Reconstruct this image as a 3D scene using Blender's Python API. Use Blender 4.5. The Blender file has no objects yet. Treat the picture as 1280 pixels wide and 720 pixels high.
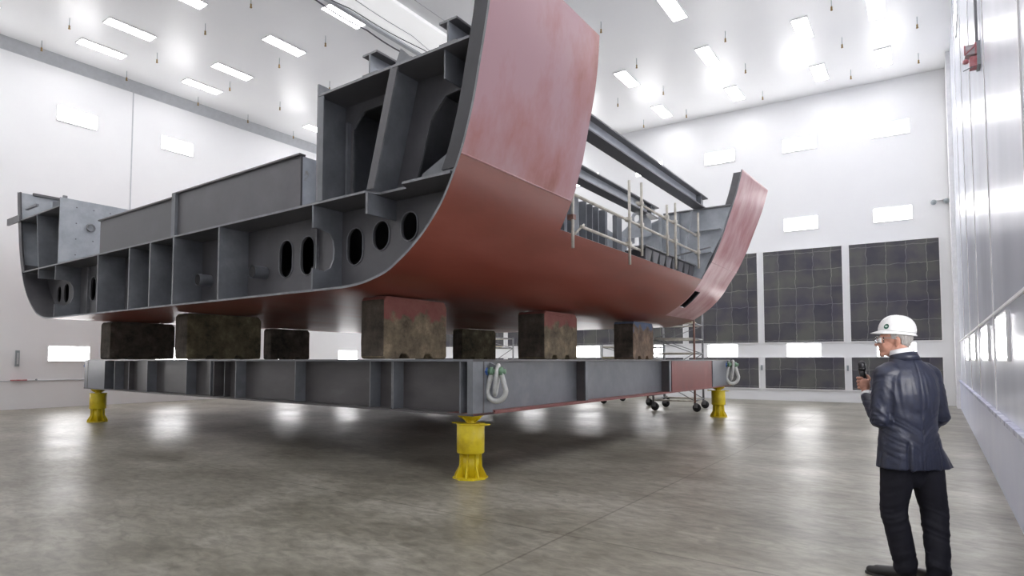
import bpy, bmesh, math, random
from mathutils import Vector, Matrix
from mathutils import noise as nz
from mathutils.geometry import tessellate_polygon
random.seed(4)
C = bpy.context.scene.collection
PI = math.pi

# ------------------------------------------------------------------ materials
def new_mat(name):
    m = bpy.data.materials.new(name); m.use_nodes = True
    nt = m.node_tree; b = nt.nodes['Principled BSDF']
    return m, nt, b

def noise_mat(name, cols, scale=3.0, rough=(.4, .6), metal=0.0, bump=0.0, bump_scale=None,
              stretch=(1, 1, 1), detail=6, coat=0.0, spec=.5):
    """cols: list of (position, rgb); mottled procedural surface."""
    m, nt, b = new_mat(name)
    tc = nt.nodes.new('ShaderNodeTexCoord'); mp = nt.nodes.new('ShaderNodeMapping')
    mp.inputs['Scale'].default_value = stretch
    nt.links.new(tc.outputs['Object'], mp.inputs['Vector'])
    n = nt.nodes.new('ShaderNodeTexNoise'); n.inputs['Scale'].default_value = scale
    n.inputs['Detail'].default_value = detail; n.inputs['Roughness'].default_value = .62
    nt.links.new(mp.outputs[0], n.inputs['Vector'])
    r = nt.nodes.new('ShaderNodeValToRGB')
    e = r.color_ramp.elements
    while len(e) < len(cols): e.new(.5)
    for k, (p, c) in enumerate(cols):
        e[k].position = p; e[k].color = (*c, 1)
    nt.links.new(n.outputs['Fac'], r.inputs[0]); nt.links.new(r.outputs[0], b.inputs['Base Color'])
    mr = nt.nodes.new('ShaderNodeMapRange')
    mr.inputs['From Min'].default_value = .3; mr.inputs['From Max'].default_value = .7
    mr.inputs['To Min'].default_value = rough[0]; mr.inputs['To Max'].default_value = rough[1]
    nt.links.new(n.outputs['Fac'], mr.inputs['Value']); nt.links.new(mr.outputs[0], b.inputs['Roughness'])
    b.inputs['Metallic'].default_value = metal
    b.inputs['Specular IOR Level'].default_value = spec
    b.inputs['Coat Weight'].default_value = coat
    if bump:
        n2 = nt.nodes.new('ShaderNodeTexNoise'); n2.inputs['Scale'].default_value = bump_scale or scale * 3
        n2.inputs['Detail'].default_value = 4
        nt.links.new(mp.outputs[0], n2.inputs['Vector'])
        bp = nt.nodes.new('ShaderNodeBump'); bp.inputs['Strength'].default_value = bump
        bp.inputs['Distance'].default_value = .02
        nt.links.new(n2.outputs['Fac'], bp.inputs['Height']); nt.links.new(bp.outputs[0], b.inputs['Normal'])
    return m

def flat_mat(name, col, rough=.5, metal=0.0, spec=.5):
    return noise_mat(name, [(.35, [c * .9 for c in col]), (.65, col)], 6, (rough, rough + .08), metal, spec=spec)

def emit_mat(name, col, s):
    m, nt, b = new_mat(name)
    b.inputs['Base Color'].default_value = (.9, .9, .9, 1)
    b.inputs['Emission Color'].default_value = (*col, 1)
    b.inputs['Emission Strength'].default_value = s
    return m

M = {}
M['wall'] = noise_mat('white_wall_paint', [(.3, (.84, .845, .865)), (.7, (.88, .885, .90))], .35, (.30, .42), bump=.04, bump_scale=1.2)
M['wall_gloss'] = noise_mat('white_glossy_panel', [(.3, (.64, .67, .76)), (.7, (.75, .78, .87))], .5, (.22, .27), detail=2, stretch=(1, 1, .5))
M['ceiling'] = noise_mat('white_ceiling_paint', [(.3, (.90, .905, .92)), (.7, (.94, .945, .95))], .3, (.30, .34), bump=.06, bump_scale=1.0, detail=2)
M['white_trim'] = flat_mat('white_trim_paint', (.93, .93, .94), .35)
M['grey_trim'] = flat_mat('pale_grey_trim_paint', (.55, .57, .60), .4)
M['skirt'] = noise_mat('scuffed_blue_white_skirting', [(.25, (.56, .59, .78)), (.6, (.66, .69, .84)), (.8, (.74, .76, .88))], .8, (.30, .36), detail=2)
M['ledge'] = noise_mat('dirty_blue_ledge', [(.38, (.16, .17, .33)), (.5, (.45, .47, .62)), (.65, (.7, .72, .82))], 5, (.3, .5))
M['lamp'] = emit_mat('lamp_diffuser', (1.0, .985, .99), 19)
M['grey'] = noise_mat('dark_grey_primer', [(.3, (.080, .079, .087)), (.55, (.108, .106, .115)), (.75, (.14, .138, .15))], 1.4, (.30, .46), bump=.06, bump_scale=5, spec=.6)
M['grey2'] = noise_mat('blue_grey_primer', [(.3, (.13, .138, .155)), (.55, (.18, .19, .21)), (.78, (.25, .262, .285))], 2.2, (.3, .5), bump=.06, bump_scale=5, spec=.6)
M['pale'] = noise_mat('pale_and_lit_blue_grey_primer', [(.3, (.32, .345, .38)), (.55, (.42, .45, .49)), (.78, (.52, .55, .58))], 2.5, (.3, .45), bump=.04, bump_scale=5, spec=.6)  # paler grey; on beam webs and port bulkhead it paints in light
M['raw'] = noise_mat('bare_lit_plate', [(.25, (.30, .22, .15)), (.38, (.52, .56, .62)), (.75, (.68, .72, .78))], 4, (.3, .45))  # bare rusty plate, brightened to stand for light on the box end
M['grey_dark'] = noise_mat('charcoal_primer', [(.3, (.042, .042, .048)), (.7, (.062, .062, .070))], 1.6, (.35, .5))
M['edge'] = noise_mat('worn_plate_edge', [(.3, (.16, .165, .18)), (.7, (.30, .305, .32))], 6, (.35, .5), .2)
M['beamface'] = noise_mat('brown_grey_primer', [(.3, (.075, .070, .072)), (.6, (.105, .098, .10)), (.8, (.14, .135, .14))], 1.2, (.3, .45), stretch=(1, 1, 2.5), bump=.05)
M['red'] = noise_mat('red_oxide_hull_paint', [(.25, (.185, .043, .026)), (.5, (.245, .060, .038)), (.72, (.30, .085, .060))], 1.1, (.32, .42), bump=.07, bump_scale=1.3, stretch=(1.6, .35, 1))
M['pink'] = noise_mat('pink_hull_paint_with_sheen', [(.27, (.30, .085, .062)), (.39, (.42, .19, .185)), (.52, (.47, .285, .31))], .55, (.34, .48), bump=.02, bump_scale=1.4, stretch=(1, 1.2, .7))  # pinker paint, with the glancing wall reflection put into its colour
M['lightened'] = noise_mat('glare_lightened_red_paint', [(.28, (.36, .12, .11)), (.45, (.48, .24, .245)), (.66, (.62, .42, .43))], 1.2, (.3, .42), stretch=(1.2, 1.8, .6))  # white glare on the far plating is put into this red
M['redpanel'] = noise_mat('red_brown_panel_paint', [(.3, (.17, .05, .045)), (.55, (.24, .08, .07)), (.75, (.34, .16, .145))], 1.8, (.35, .5), stretch=(1, 1, .5))
M['yellow'] = noise_mat('yellow_stand_paint', [(.28, (.45, .30, .01)), (.5, (.72, .56, .012)), (.8, (.80, .66, .03))], 3, (.3, .45))
M['chain'] = noise_mat('pale_galvanised_steel', [(.3, (.42, .43, .42)), (.7, (.66, .67, .65))], 9, (.35, .5), .15)
M['pin_green'] = flat_mat('green_pin_paint', (.16, .28, .18), .4)
M['pin_blue'] = flat_mat('blue_nut_paint', (.04, .12, .40), .4)
M['tube'] = noise_mat('weathered_scaffold_tube', [(.3, (.42, .38, .32)), (.6, (.62, .59, .53)), (.8, (.74, .72, .68))], 7, (.35, .55), .1)
M['tube_grey'] = noise_mat('grey_scaffold_tube', [(.3, (.12, .12, .13)), (.7, (.32, .32, .33))], 6, (.3, .5), .4)
M['tube_rust'] = noise_mat('rusty_scaffold_tube', [(.3, (.16, .07, .05)), (.7, (.38, .22, .18))], 6, (.4, .6))
M['rubber'] = flat_mat('black_rubber', (.02, .02, .022), .5)
M['dark'] = flat_mat('dark_opening_steel', (.02, .02, .023), .7)
M['plank'] = noise_mat('pale_plank', [(.3, (.42, .36, .22)), (.7, (.74, .68, .52))], 8, (.5, .7), stretch=(1, 6, 1))
M['brass'] = flat_mat('brass_sprinkler', (.30, .20, .08), .4, .7)
M['cable'] = flat_mat('dark_cable_sheath', (.10, .10, .12), .5)
M['cable_light'] = flat_mat('grey_cable_sheath', (.45, .45, .48), .5)
M['boxred'] = noise_mat('faded_red_housing', [(.3, (.50, .10, .12)), (.6, (.62, .30, .32)), (.8, (.7, .6, .62))], 9, (.4, .5))
M['boxpale'] = noise_mat('pinkish_grey_housing', [(.35, (.5, .22, .24)), (.5, (.5, .46, .48)), (.7, (.6, .6, .62))], 12, (.4, .5))
M['boxgrey'] = flat_mat('grey_housing', (.32, .36, .38), .4)

def floor_mat():
    m, nt, b = new_mat('polished_concrete')
    L = nt.links
    tc = nt.nodes.new('ShaderNodeTexCoord')
    def noise(scale, detail=6, st=(1, 1, 1), dist=0, rz=0.0):
        mp = nt.nodes.new('ShaderNodeMapping'); mp.inputs['Scale'].default_value = st
        mp.inputs['Rotation'].default_value = (0, 0, rz)
        L.new(tc.outputs['Object'], mp.inputs['Vector'])
        n = nt.nodes.new('ShaderNodeTexNoise'); n.inputs['Scale'].default_value = scale
        n.inputs['Detail'].default_value = detail; n.inputs['Roughness'].default_value = .65
        n.inputs['Distortion'].default_value = dist
        L.new(mp.outputs[0], n.inputs['Vector']); return n
    n1 = noise(.5, 9, (1, 1.8, 1), dist=.2, rz=.6)
    r = nt.nodes.new('ShaderNodeValToRGB'); e = r.color_ramp.elements; e.new(.5)
    for k, (p, c) in enumerate([(.34, (.155, .144, .116)), (.5, (.238, .226, .19)), (.68, (.35, .337, .295))]):
        e[k].position = p; e[k].color = (*c, 1)
    L.new(n1.outputs['Fac'], r.inputs[0])
    n2 = noise(5, 10, (1, 2.0, 1), dist=.5, rz=.6)
    r2 = nt.nodes.new('ShaderNodeValToRGB'); e = r2.color_ramp.elements
    e[0].position = .35; e[0].color = (.66, .65, .63, 1); e[1].position = .62; e[1].color = (1.12, 1.11, 1.09, 1)
    L.new(n2.outputs['Fac'], r2.inputs[0])
    mx = nt.nodes.new('ShaderNodeMix'); mx.data_type = 'RGBA'; mx.blend_type = 'MULTIPLY'
    mx.inputs[0].default_value = 1
    L.new(r.outputs[0], mx.inputs[6]); L.new(r2.outputs[0], mx.inputs[7])
    # saw-cut joints
    br = nt.nodes.new('ShaderNodeTexBrick'); br.offset = 0
    br.inputs['Color1'].default_value = (1, 1, 1, 1); br.inputs['Color2'].default_value = (.97, .97, .97, 1)
    br.inputs['Mortar'].default_value = (.55, .54, .52, 1)
    br.inputs['Scale'].default_value = 1; br.inputs['Mortar Size'].default_value = .012
    br.inputs['Brick Width'].default_value = 6.1; br.inputs['Row Height'].default_value = 6.1
    mpb = nt.nodes.new('ShaderNodeMapping'); mpb.inputs['Location'].default_value = (2.7, 1.4, 0)
    L.new(tc.outputs['Object'], mpb.inputs['Vector']); L.new(mpb.outputs[0], br.inputs['Vector'])
    m2 = nt.nodes.new('ShaderNodeMix'); m2.data_type = 'RGBA'; m2.blend_type = 'MULTIPLY'; m2.inputs[0].default_value = .8
    L.new(mx.outputs[2], m2.inputs[6]); L.new(br.outputs['Color'], m2.inputs[7])
    L.new(m2.outputs[2], b.inputs['Base Color'])
    n3 = noise(.5, 2)
    mr = nt.nodes.new('ShaderNodeMapRange'); mr.inputs['From Min'].default_value = .3; mr.inputs['From Max'].default_value = .7
    mr.inputs['To Min'].default_value = .30; mr.inputs['To Max'].default_value = .42
    L.new(n3.outputs['Fac'], mr.inputs['Value']); L.new(mr.outputs[0], b.inputs['Roughness'])
    b.inputs['Specular IOR Level'].default_value = .46
    n4 = noise(2.6, 5)
    bp = nt.nodes.new('ShaderNodeBump'); bp.inputs['Strength'].default_value = .015; bp.inputs['Distance'].default_value = .02
    L.new(n4.outputs['Fac'], bp.inputs['Height']); L.new(bp.outputs[0], b.inputs['Normal'])
    return m
M['floor'] = floor_mat()

def filter_mat():
    """fibrous grey-green filter squares"""
    m, nt, b = new_mat('dusty_filter_squares')
    L = nt.links; tc = nt.nodes.new('ShaderNodeTexCoord')
    mp = nt.nodes.new('ShaderNodeMapping'); mp.inputs['Rotation'].default_value = (PI / 2, 0, 0)
    L.new(tc.outputs['Object'], mp.inputs['Vector'])
    nz = nt.nodes.new('ShaderNodeTexNoise'); nz.inputs['Scale'].default_value = 3.2; nz.inputs['Detail'].default_value = 4
    L.new(tc.outputs['Object'], nz.inputs['Vector'])
    ad = nt.nodes.new('ShaderNodeMixRGB'); ad.inputs[0].default_value = .12
    L.new(mp.outputs[0], ad.inputs[1]); L.new(nz.outputs['Color'], ad.inputs[2])
    br = nt.nodes.new('ShaderNodeTexBrick'); br.offset = 0
    br.inputs['Color1'].default_value = (.072, .070, .082, 1); br.inputs['Color2'].default_value = (.105, .103, .108, 1)
    br.inputs['Mortar'].default_value = (.19, .19, .185, 1); br.inputs['Scale'].default_value = 1
    br.inputs['Mortar Size'].default_value = .013; br.inputs['Mortar Smooth'].default_value = .6
    br.inputs['Brick Width'].default_value = .53; br.inputs['Row Height'].default_value = .585
    L.new(ad.outputs[0], br.inputs['Vector'])
    n2 = nt.nodes.new('ShaderNodeTexNoise'); n2.inputs['Scale'].default_value = 1.1; n2.inputs['Detail'].default_value = 8
    L.new(tc.outputs['Object'], n2.inputs['Vector'])
    r = nt.nodes.new('ShaderNodeValToRGB'); e = r.color_ramp.elements
    e[0].position = .35; e[0].color = (.75, .72, .9, 1); e[1].position = .65; e[1].color = (1.25, 1.28, 1.12, 1)
    L.new(n2.outputs['Fac'], r.inputs[0])
    mx = nt.nodes.new('ShaderNodeMix'); mx.data_type = 'RGBA'; mx.blend_type = 'MULTIPLY'; mx.inputs[0].default_value = 1
    L.new(br.outputs['Color'], mx.inputs[6]); L.new(r.outputs[0], mx.inputs[7])
    L.new(mx.outputs[2], b.inputs['Base Color'])
    b.inputs['Roughness'].default_value = .7; b.inputs['Specular IOR Level'].default_value = .35
    b.inputs['Sheen Weight'].default_value = .15
    return m
M['filter'] = filter_mat()

def block_mat(name, tint, paint):
    """dirty cast concrete; paint = (colour, z above which the paint sits) in object space"""
    m, nt, b = new_mat(name); L = nt.links
    tc = nt.nodes.new('ShaderNodeTexCoord')
    n = nt.nodes.new('ShaderNodeTexNoise'); n.inputs['Scale'].default_value = 3.5; n.inputs['Detail'].default_value = 9
    n.inputs['Roughness'].default_value = .7
    L.new(tc.outputs['Object'], n.inputs['Vector'])
    r = nt.nodes.new('ShaderNodeValToRGB'); e = r.color_ramp.elements; e.new(.5); e.new(.6)
    for k, (p, c) in enumerate([(.33, .30), (.47, .75), (.58, 1.1), (.72, 1.9)]):
        e[k].position = p; e[k].color = (tint[0] * c, tint[1] * c, tint[2] * c, 1)
    L.new(n.outputs['Fac'], r.inputs[0]); out = r.outputs[0]
    if paint:
        sx = nt.nodes.new('ShaderNodeSeparateXYZ'); L.new(tc.outputs['Object'], sx.inputs[0])
        nn = nt.nodes.new('ShaderNodeTexNoise'); nn.inputs['Scale'].default_value = 4; nn.inputs['Detail'].default_value = 6
        L.new(tc.outputs['Object'], nn.inputs['Vector'])
        a = nt.nodes.new('ShaderNodeMath'); a.operation = 'MULTIPLY_ADD'; a.inputs[1].default_value = .75
        L.new(nn.outputs['Fac'], a.inputs[0]); L.new(sx.outputs['Z'], a.inputs[2])
        mr = nt.nodes.new('ShaderNodeMapRange'); mr.inputs['From Min'].default_value = paint[1]; mr.inputs['From Max'].default_value = paint[1] + .08
        L.new(a.outputs[0], mr.inputs['Value'])
        mm = nt.nodes.new('ShaderNodeMath'); mm.operation = 'MULTIPLY'; mm.inputs[1].default_value = .8
        L.new(mr.outputs[0], mm.inputs[0])
        mx = nt.nodes.new('ShaderNodeMix'); mx.data_type = 'RGBA'
        L.new(mm.outputs[0], mx.inputs[0]); L.new(out, mx.inputs[6]); mx.inputs[7].default_value = (*paint[0], 1)
        out = mx.outputs[2]
    L.new(out, b.inputs['Base Color']); b.inputs['Roughness'].default_value = .85
    bp = nt.nodes.new('ShaderNodeBump'); bp.inputs['Strength'].default_value = .5; bp.inputs['Distance'].default_value = .03
    L.new(n.outputs['Fac'], bp.inputs['Height']); L.new(bp.outputs[0], b.inputs['Normal'])
    return m
M['block_red'] = block_mat('concrete_with_red_paint', (.22, .175, .115), ((.26, .075, .07), .98))
M['block_blue'] = block_mat('concrete_with_blue_paint', (.24, .17, .12), ((.10, .16, .28), 1.12))
M['block'] = block_mat('dirty_brown_concrete', (.13, .11, .065), None)
M['block_dark'] = block_mat('dark_dirty_and_shaded_concrete', (.095, .078, .062), None)

# ------------------------------------------------------------------ mesh builder
KS = 1.07
def hullk(p):  # hull coordinates -> place (one size step up from the survey numbers)
    return (p[0] * KS, p[1] * KS, 1.55 + (p[2] - 1.55) * KS)

class MB:
    def __init__(s, k=False): s.v = []; s.f = []; s.m = []; s.k = k; s.sm = []
    def add(s, verts, faces, mi=0, smooth=False):
        o = len(s.v)
        s.v += [hullk(p) if s.k else tuple(p) for p in verts]
        for f in faces:
            s.f.append([o + i for i in f]); s.m.append(mi); s.sm.append(smooth)
    def box(s, x0, x1, y0, y1, z0, z1, mi=0, front=None):
        x0, x1 = min(x0, x1), max(x0, x1); y0, y1 = min(y0, y1), max(y0, y1)
        v = [(x, y, z) for z in (z0, z1) for y in (y0, y1) for x in (x0, x1)]
        F = [(0, 2, 3, 1), (4, 5, 7, 6), (0, 1, 5, 4), (2, 6, 7, 3), (0, 4, 6, 2), (1, 3, 7, 5)]
        for k, f in enumerate(F): s.add(v if k == 0 else [], [], 0) if False else None
        o = len(s.v); s.v += [hullk(p) if s.k else p for p in v]
        for k, f in enumerate(F):
            s.f.append([o + i for i in f]); s.m.append(front if (front is not None and k == 2) else mi); s.sm.append(False)
    def prism(s, poly, axis, a, b, holes=(), mi=0, front=None, rim=None):
        """poly in the plane across axis. axis 'y': (x,z); 'x': (y,z); 'z': (x,y)."""
        def P(q, t): return {'y': (q[0], t, q[1]), 'x': (t, q[0], q[1]), 'z': (q[0], q[1], t)}[axis]
        loops = [list(poly)] + [list(h) for h in holes]
        flat = [p for l in loops for p in l]
        tris = tessellate_polygon([[Vector((p[0], p[1], 0)) for p in l] for l in loops])
        n = len(flat); o = len(s.v)
        for t in (a, b): s.v += [hullk(P(q, t)) if s.k else P(q, t) for q in flat]
        for t in tris:
            s.f.append([o + t[0], o + t[1], o + t[2]]); s.m.append(mi if front is None else front); s.sm.append(False)
            s.f.append([o + n + t[2], o + n + t[1], o + n + t[0]]); s.m.append(mi); s.sm.append(False)
        st = 0
        for l in loops:
            k = len(l)
            for i in range(k):
                j = (i + 1) % k
                s.f.append([o + st + i, o + st + j, o + n + st + j, o + n + st + i]); s.m.append(mi if rim is None else rim); s.sm.append(False)
            st += k
    def tube(s, pts, r, n=10, closed=False, mi=0, cap=True):
        pts = [Vector(p) for p in pts]; N = len(pts); rs = r if isinstance(r, (list, tuple)) else [r] * N
        rings = []; up = None
        for i, p in enumerate(pts):
            if closed: t = (pts[(i + 1) % N] - pts[i - 1])
            else: t = pts[min(i + 1, N - 1)] - pts[max(i - 1, 0)]
            t.normalize()
            if up is None:
                up = Vector((0, 0, 1)) if abs(t.z) < .9 else Vector((1, 0, 0))
            a = t.cross(up)
            if a.length < 1e-4: a = t.orthogonal()
            a.normalize(); bb = a.cross(t); up = bb.normalized() if True else up
            rings.append([p + (a * math.cos(2 * PI * k / n) + bb * math.sin(2 * PI * k / n)) * rs[i] for k in range(n)])
        V = [v for rg in rings for v in rg]; F = []
        for i in range(N if closed else N - 1):
            j = (i + 1) % N
            for k in range(n):
                l = (k + 1) % n
                F.append((i * n + k, i * n + l, j * n + l, j * n + k))
        s.add(V, F, mi, True)
        if cap and not closed:
            o = len(s.v) - len(V)
            s.f.append([o + k for k in range(n)][::-1]); s.m.append(mi); s.sm.append(False)
            s.f.append([o + (N - 1) * n + k for k in range(n)]); s.m.append(mi); s.sm.append(False)
    def lathe(s, prof, c=(0, 0, 0), n=24, mi=0, smooth=True, axis='z'):
        V = []; F = []
        for (r, z) in prof:
            for k in range(n):
                a = 2 * PI * k / n
                q = (r * math.cos(a), r * math.sin(a), z)
                if axis == 'x': q = (q[2], q[0], q[1])
                if axis == 'y': q = (q[0], q[2], q[1])
                V.append((c[0] + q[0], c[1] + q[1], c[2] + q[2]))
        for i in range(len(prof) - 1):
            for k in range(n):
                l = (k + 1) % n
                F.append((i * n + k, i * n + l, (i + 1) * n + l, (i + 1) * n + k))
        s.add(V, F, mi, smooth)
        o = len(s.v) - len(V)
        s.f.append([o + k for k in range(n)][::-1]); s.m.append(mi); s.sm.append(False)
        s.f.append([o + (len(prof) - 1) * n + k for k in range(n)]); s.m.append(mi); s.sm.append(False)
    def ball(s, c, r, rot=None, seg=24, rings=16, mi=0):
        V = []; F = []
        for i in range(rings + 1):
            th = PI * i / rings
            for k in range(seg):
                a = 2 * PI * k / seg
                q = Vector((r[0] * math.sin(th) * math.cos(a), r[1] * math.sin(th) * math.sin(a), r[2] * math.cos(th)))
                if rot is not None: q = rot @ q
                V.append(Vector(c) + q)
        for i in range(rings):
            for k in range(seg):
                l = (k + 1) % seg
                F.append((i * seg + k, (i + 1) * seg + k, (i + 1) * seg + l, i * seg + l))
        s.add(V, F, mi, True)
    def capsule(s, p0, r0, p1, r1, n=20, rings=6, mi=0):
        p0 = Vector(p0); p1 = Vector(p1); d = (p1 - p0).normalized()
        pts = []; rs = []
        for i in range(rings + 1):
            a = PI / 2 * i / rings
            pts.append(p0 - d * r0 * math.cos(a)); rs.append(max(r0 * math.sin(a), 1e-4))
        for i in range(rings + 1):
            a = PI / 2 * i / rings
            pts.append(p1 + d * r1 * math.sin(a)); rs.append(max(r1 * math.cos(a), 1e-4))
        s.tube(pts, rs, n, mi=mi)
    def build(s, name, mats, parent=None, origin=None, fix=True):
        if not isinstance(mats, (list, tuple)): mats = [mats]
        if origin is None:
            o = Vector((0, 0, 0))
            if parent is not None and not parent.get('_local'): o = world_origin(parent)
        else: o = Vector(origin)
        me = bpy.data.meshes.new(name)
        me.from_pydata([Vector(v) - o for v in s.v], [], s.f)
        for m in mats: me.materials.append(m)
        for p, mi, sm in zip(me.polygons, s.m, s.sm): p.material_index = mi; p.use_smooth = sm
        if fix:
            bm = bmesh.new(); bm.from_mesh(me); bmesh.ops.recalc_face_normals(bm, faces=bm.faces); bm.to_mesh(me); bm.free()
        me.update()
        ob = bpy.data.objects.new(name, me); C.objects.link(ob)
        if parent is not None: ob.parent = parent
        elif origin is not None: ob.location = o
        return ob

ORIG = {}
def world_origin(o):
    v = Vector((0, 0, 0))
    while o is not None:
        v += o.location; o = o.parent
    return v

def thing(name, label, cat, loc=(0, 0, 0), rz=0, group=None, local=False):
    o = bpy.data.objects.new(name, None); C.objects.link(o)
    o.empty_display_size = .2
    o.location = loc; o.rotation_euler = (0, 0, rz); o['label'] = label; o['category'] = cat
    if group: o['group'] = group
    if local: LOCAL.add(o.name)
    return o
LOCAL = set()
def tag(o, label, cat, group=None):
    o['label'] = label; o['category'] = cat
    if group: o['group'] = group
    return o
def struct(name, mb, mats):
    o = mb.build(name, mats); o['kind'] = 'structure'; return o
def L0(mb, name, mats, parent):  # vertices already local to the parent
    return mb.build(name, mats, parent, origin=(0, 0, 0))
def dup(o, parent=None):
    c = o.copy(); C.objects.link(c)
    if parent is not None: c.parent = parent
    for ch in list(o.children): dup(ch, c)
    return c
ORD = ['first', 'second', 'third', 'fourth', 'fifth', 'sixth', 'seventh', 'eighth', 'ninth', 'tenth', 'eleventh', 'twelfth']

# ------------------------------------------------------------------ the room
ZC = 11.65; XL = -23.6; YB = -9.0
def xr(y): return .62 + .007 * y           # right wall
def yb(x): return 25.2 + .065 * x          # back wall
b = MB(); b.prism([(XL - .4, YB - .3), (1.3, YB - .3), (1.3, 26), (XL - .4, 26)], 'z', -.3, 0); struct('floor', b, M['floor'])
b = MB(); b.prism([(XL - .4, YB - .3), (1.3, YB - .3), (1.3, 26), (XL - .4, 26)], 'z', ZC, ZC + .3); struct('ceiling', b, M['ceiling'])
b = MB(); b.box(XL - .3, XL, YB, 25, 0, ZC); struct('wall_left', b, M['wall'])
b = MB(); b.prism([(xr(YB), YB), (xr(26), 26), (xr(26) + .3, 26), (xr(YB) + .3, YB)], 'z', 0, ZC); struct('wall_right', b, M['wall_gloss'])
b = MB(); b.prism([(XL - .3, yb(XL - .3)), (1.2, yb(1.2)), (1.2, yb(1.2) + .3), (XL - .3, yb(XL - .3) + .3)], 'z', 0, ZC); struct('wall_back', b, M['wall'])
b = MB(); b.box(XL - .3, 1.2, YB - .3, YB, 0, ZC); struct('wall_front', b, M['wall'])
# sloping grey cove between left wall and ceiling, seam strip, low ledges
b = MB(); b.prism([(XL, ZC - .36), (XL + .22, ZC), (XL, ZC)], 'y', YB, 23.6); struct('trim_1', b, M['grey_trim'])
b = MB(); b.box(XL, XL + .012, 9.69, 9.73, 0, ZC - .36); struct('trim_2', b, M['grey_trim'])
b = MB(); b.box(XL, XL + .05, YB, 23.6, 0, .88); b.box(XL, XL + .065, YB, 23.6, .88, .90, 1); struct('baseboard_left', b, [M['wall'], M['grey_trim']])
b = MB(); b.prism([(xr(YB) - .03, YB), (xr(25) - .03, 25), (xr(25), 25), (xr(YB), YB)], 'z', 0, .86); struct('baseboard_right', b, M['skirt'])
b = MB(); b.prism([(xr(YB) - .06, YB), (xr(25) - .06, 25), (xr(25), 25), (xr(YB), YB)], 'z', .86, .91); struct('trim_3', b, M['ledge'])
b = MB(); b.prism([(xr(YB) - .02, YB), (xr(25) - .02, 25), (xr(25), 25), (xr(YB), YB)], 'z', 2.12, 2.15); struct('trim_4', b, M['white_trim'])
b = MB(); b.prism([(xr(24) - .12, 23.9), (xr(24), 23.9), (xr(25), 25.2), (xr(25) - .12, 25.2)], 'z', 0, ZC); struct('trim_5', b, M['white_trim'])
for y in (6.2, 9.9, 13.2, 16.4, 19.8):
    b = MB(); b.prism([(xr(y) - .012, y), (xr(y) - .012, y + .035), (xr(y) + .01, y + .035), (xr(y) + .01, y)], 'z', .91, ZC)
    struct('trim_%d' % (6 + [6.2, 9.9, 13.2, 16.4, 19.8].index(y)), b, M['white_trim'])
# broad white box running along the ceiling, with cables beside it
b = MB(); b.box(-13.35, -12.05, YB, 24.3, ZC - .10, ZC); struct('trim_11', b, emit_mat('glowing_ceiling_box_cover', (1, 1, 1), .45))  # faint emission added to make the white box brighter
b = MB(); b.box(-13.5, -13.35, YB, 24.3, ZC - .16, ZC); struct('trim_12', b, M['grey_trim'])
rnd = random.Random(3)
for k, (x, z, r, mt, lb) in enumerate([
        (-13.62, 11.42, .022, 'cable', 'dark power cable sagging along the left edge of the ceiling box'),
        (-13.15, 11.40, .015, 'cable', 'thin dark cable looping across the underside of the ceiling box'),
        (-12.85, 11.45, .012, 'cable_light', 'thin pale grey cable strung beneath the ceiling box'),
        (-11.55, 11.5, .010, 'cable_light', 'taut thin grey line on the ceiling to the right of the ceiling box')]):
    pts = []
    for i in range(60):
        y = 3 + i * .36
        sag = .10 * abs(math.sin(y * 1.05 + k)) if k < 3 else 0
        pts.append((x + (.10 * math.sin(y * .9 + 2 * k) if k < 3 else 0), y, z + .1 - sag))
    b = MB(); b.tube(pts, r, 6)
    tag(b.build('ceiling_cable', M[mt], origin=pts[0]), lb, 'cable')

# ------------------------------------------------------------------ lamps
def lamp_master(name, w, h):
    """flat lamp in its own XY plane, light side towards +Z of the empty"""
    t = thing(name, '', 'light')
    f = MB()
    e = .035
    f.box(-w / 2 - e, w / 2 + e, -h / 2 - e, -h / 2, 0, .03); f.box(-w / 2 - e, w / 2 + e, h / 2, h / 2 + e, 0, .03)
    f.box(-w / 2 - e, -w / 2, -h / 2, h / 2, 0, .03); f.box(w / 2, w / 2 + e, -h / 2, h / 2, 0, .03)
    L0(f, 'frame', M['white_trim'], t)
    d = MB(); d.box(-w / 2, w / 2, -h / 2, h / 2, 0, .038); L0(d, 'diffuser', M['lamp'], t)
    return t
cl = lamp_master('ceiling_light', 1.27, .40); wl = lamp_master('wall_light', 1.14, .46)
first = {'c': True, 'w': True}
def put(kind, loc, rot, label, group):
    src = cl if kind == 'c' else wl
    if first[kind]: o = src; first[kind] = False
    else: o = dup(src)
    o.location = loc; o.rotation_euler = rot; o['label'] = label; o['category'] = 'light'; o['group'] = group
    return o
CX = [-21.78, -19.78, -16.76, -13.86, -8.67, -5.80, -2.92, -1.0]
CY = [23.1, 19.68, 16.4, 11.27, 8.0, 4.7, 1.4, -1.9, -5.2]
for i, x in enumerate(CX):
    for j, y in enumerate(CY):
        put('c', (x, y, ZC), (PI, 0, PI / 2), 'ceiling light panel, %s column from left wall, %s row from back wall' % (ORD[i], ORD[j]), 'ceiling light panels')
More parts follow.
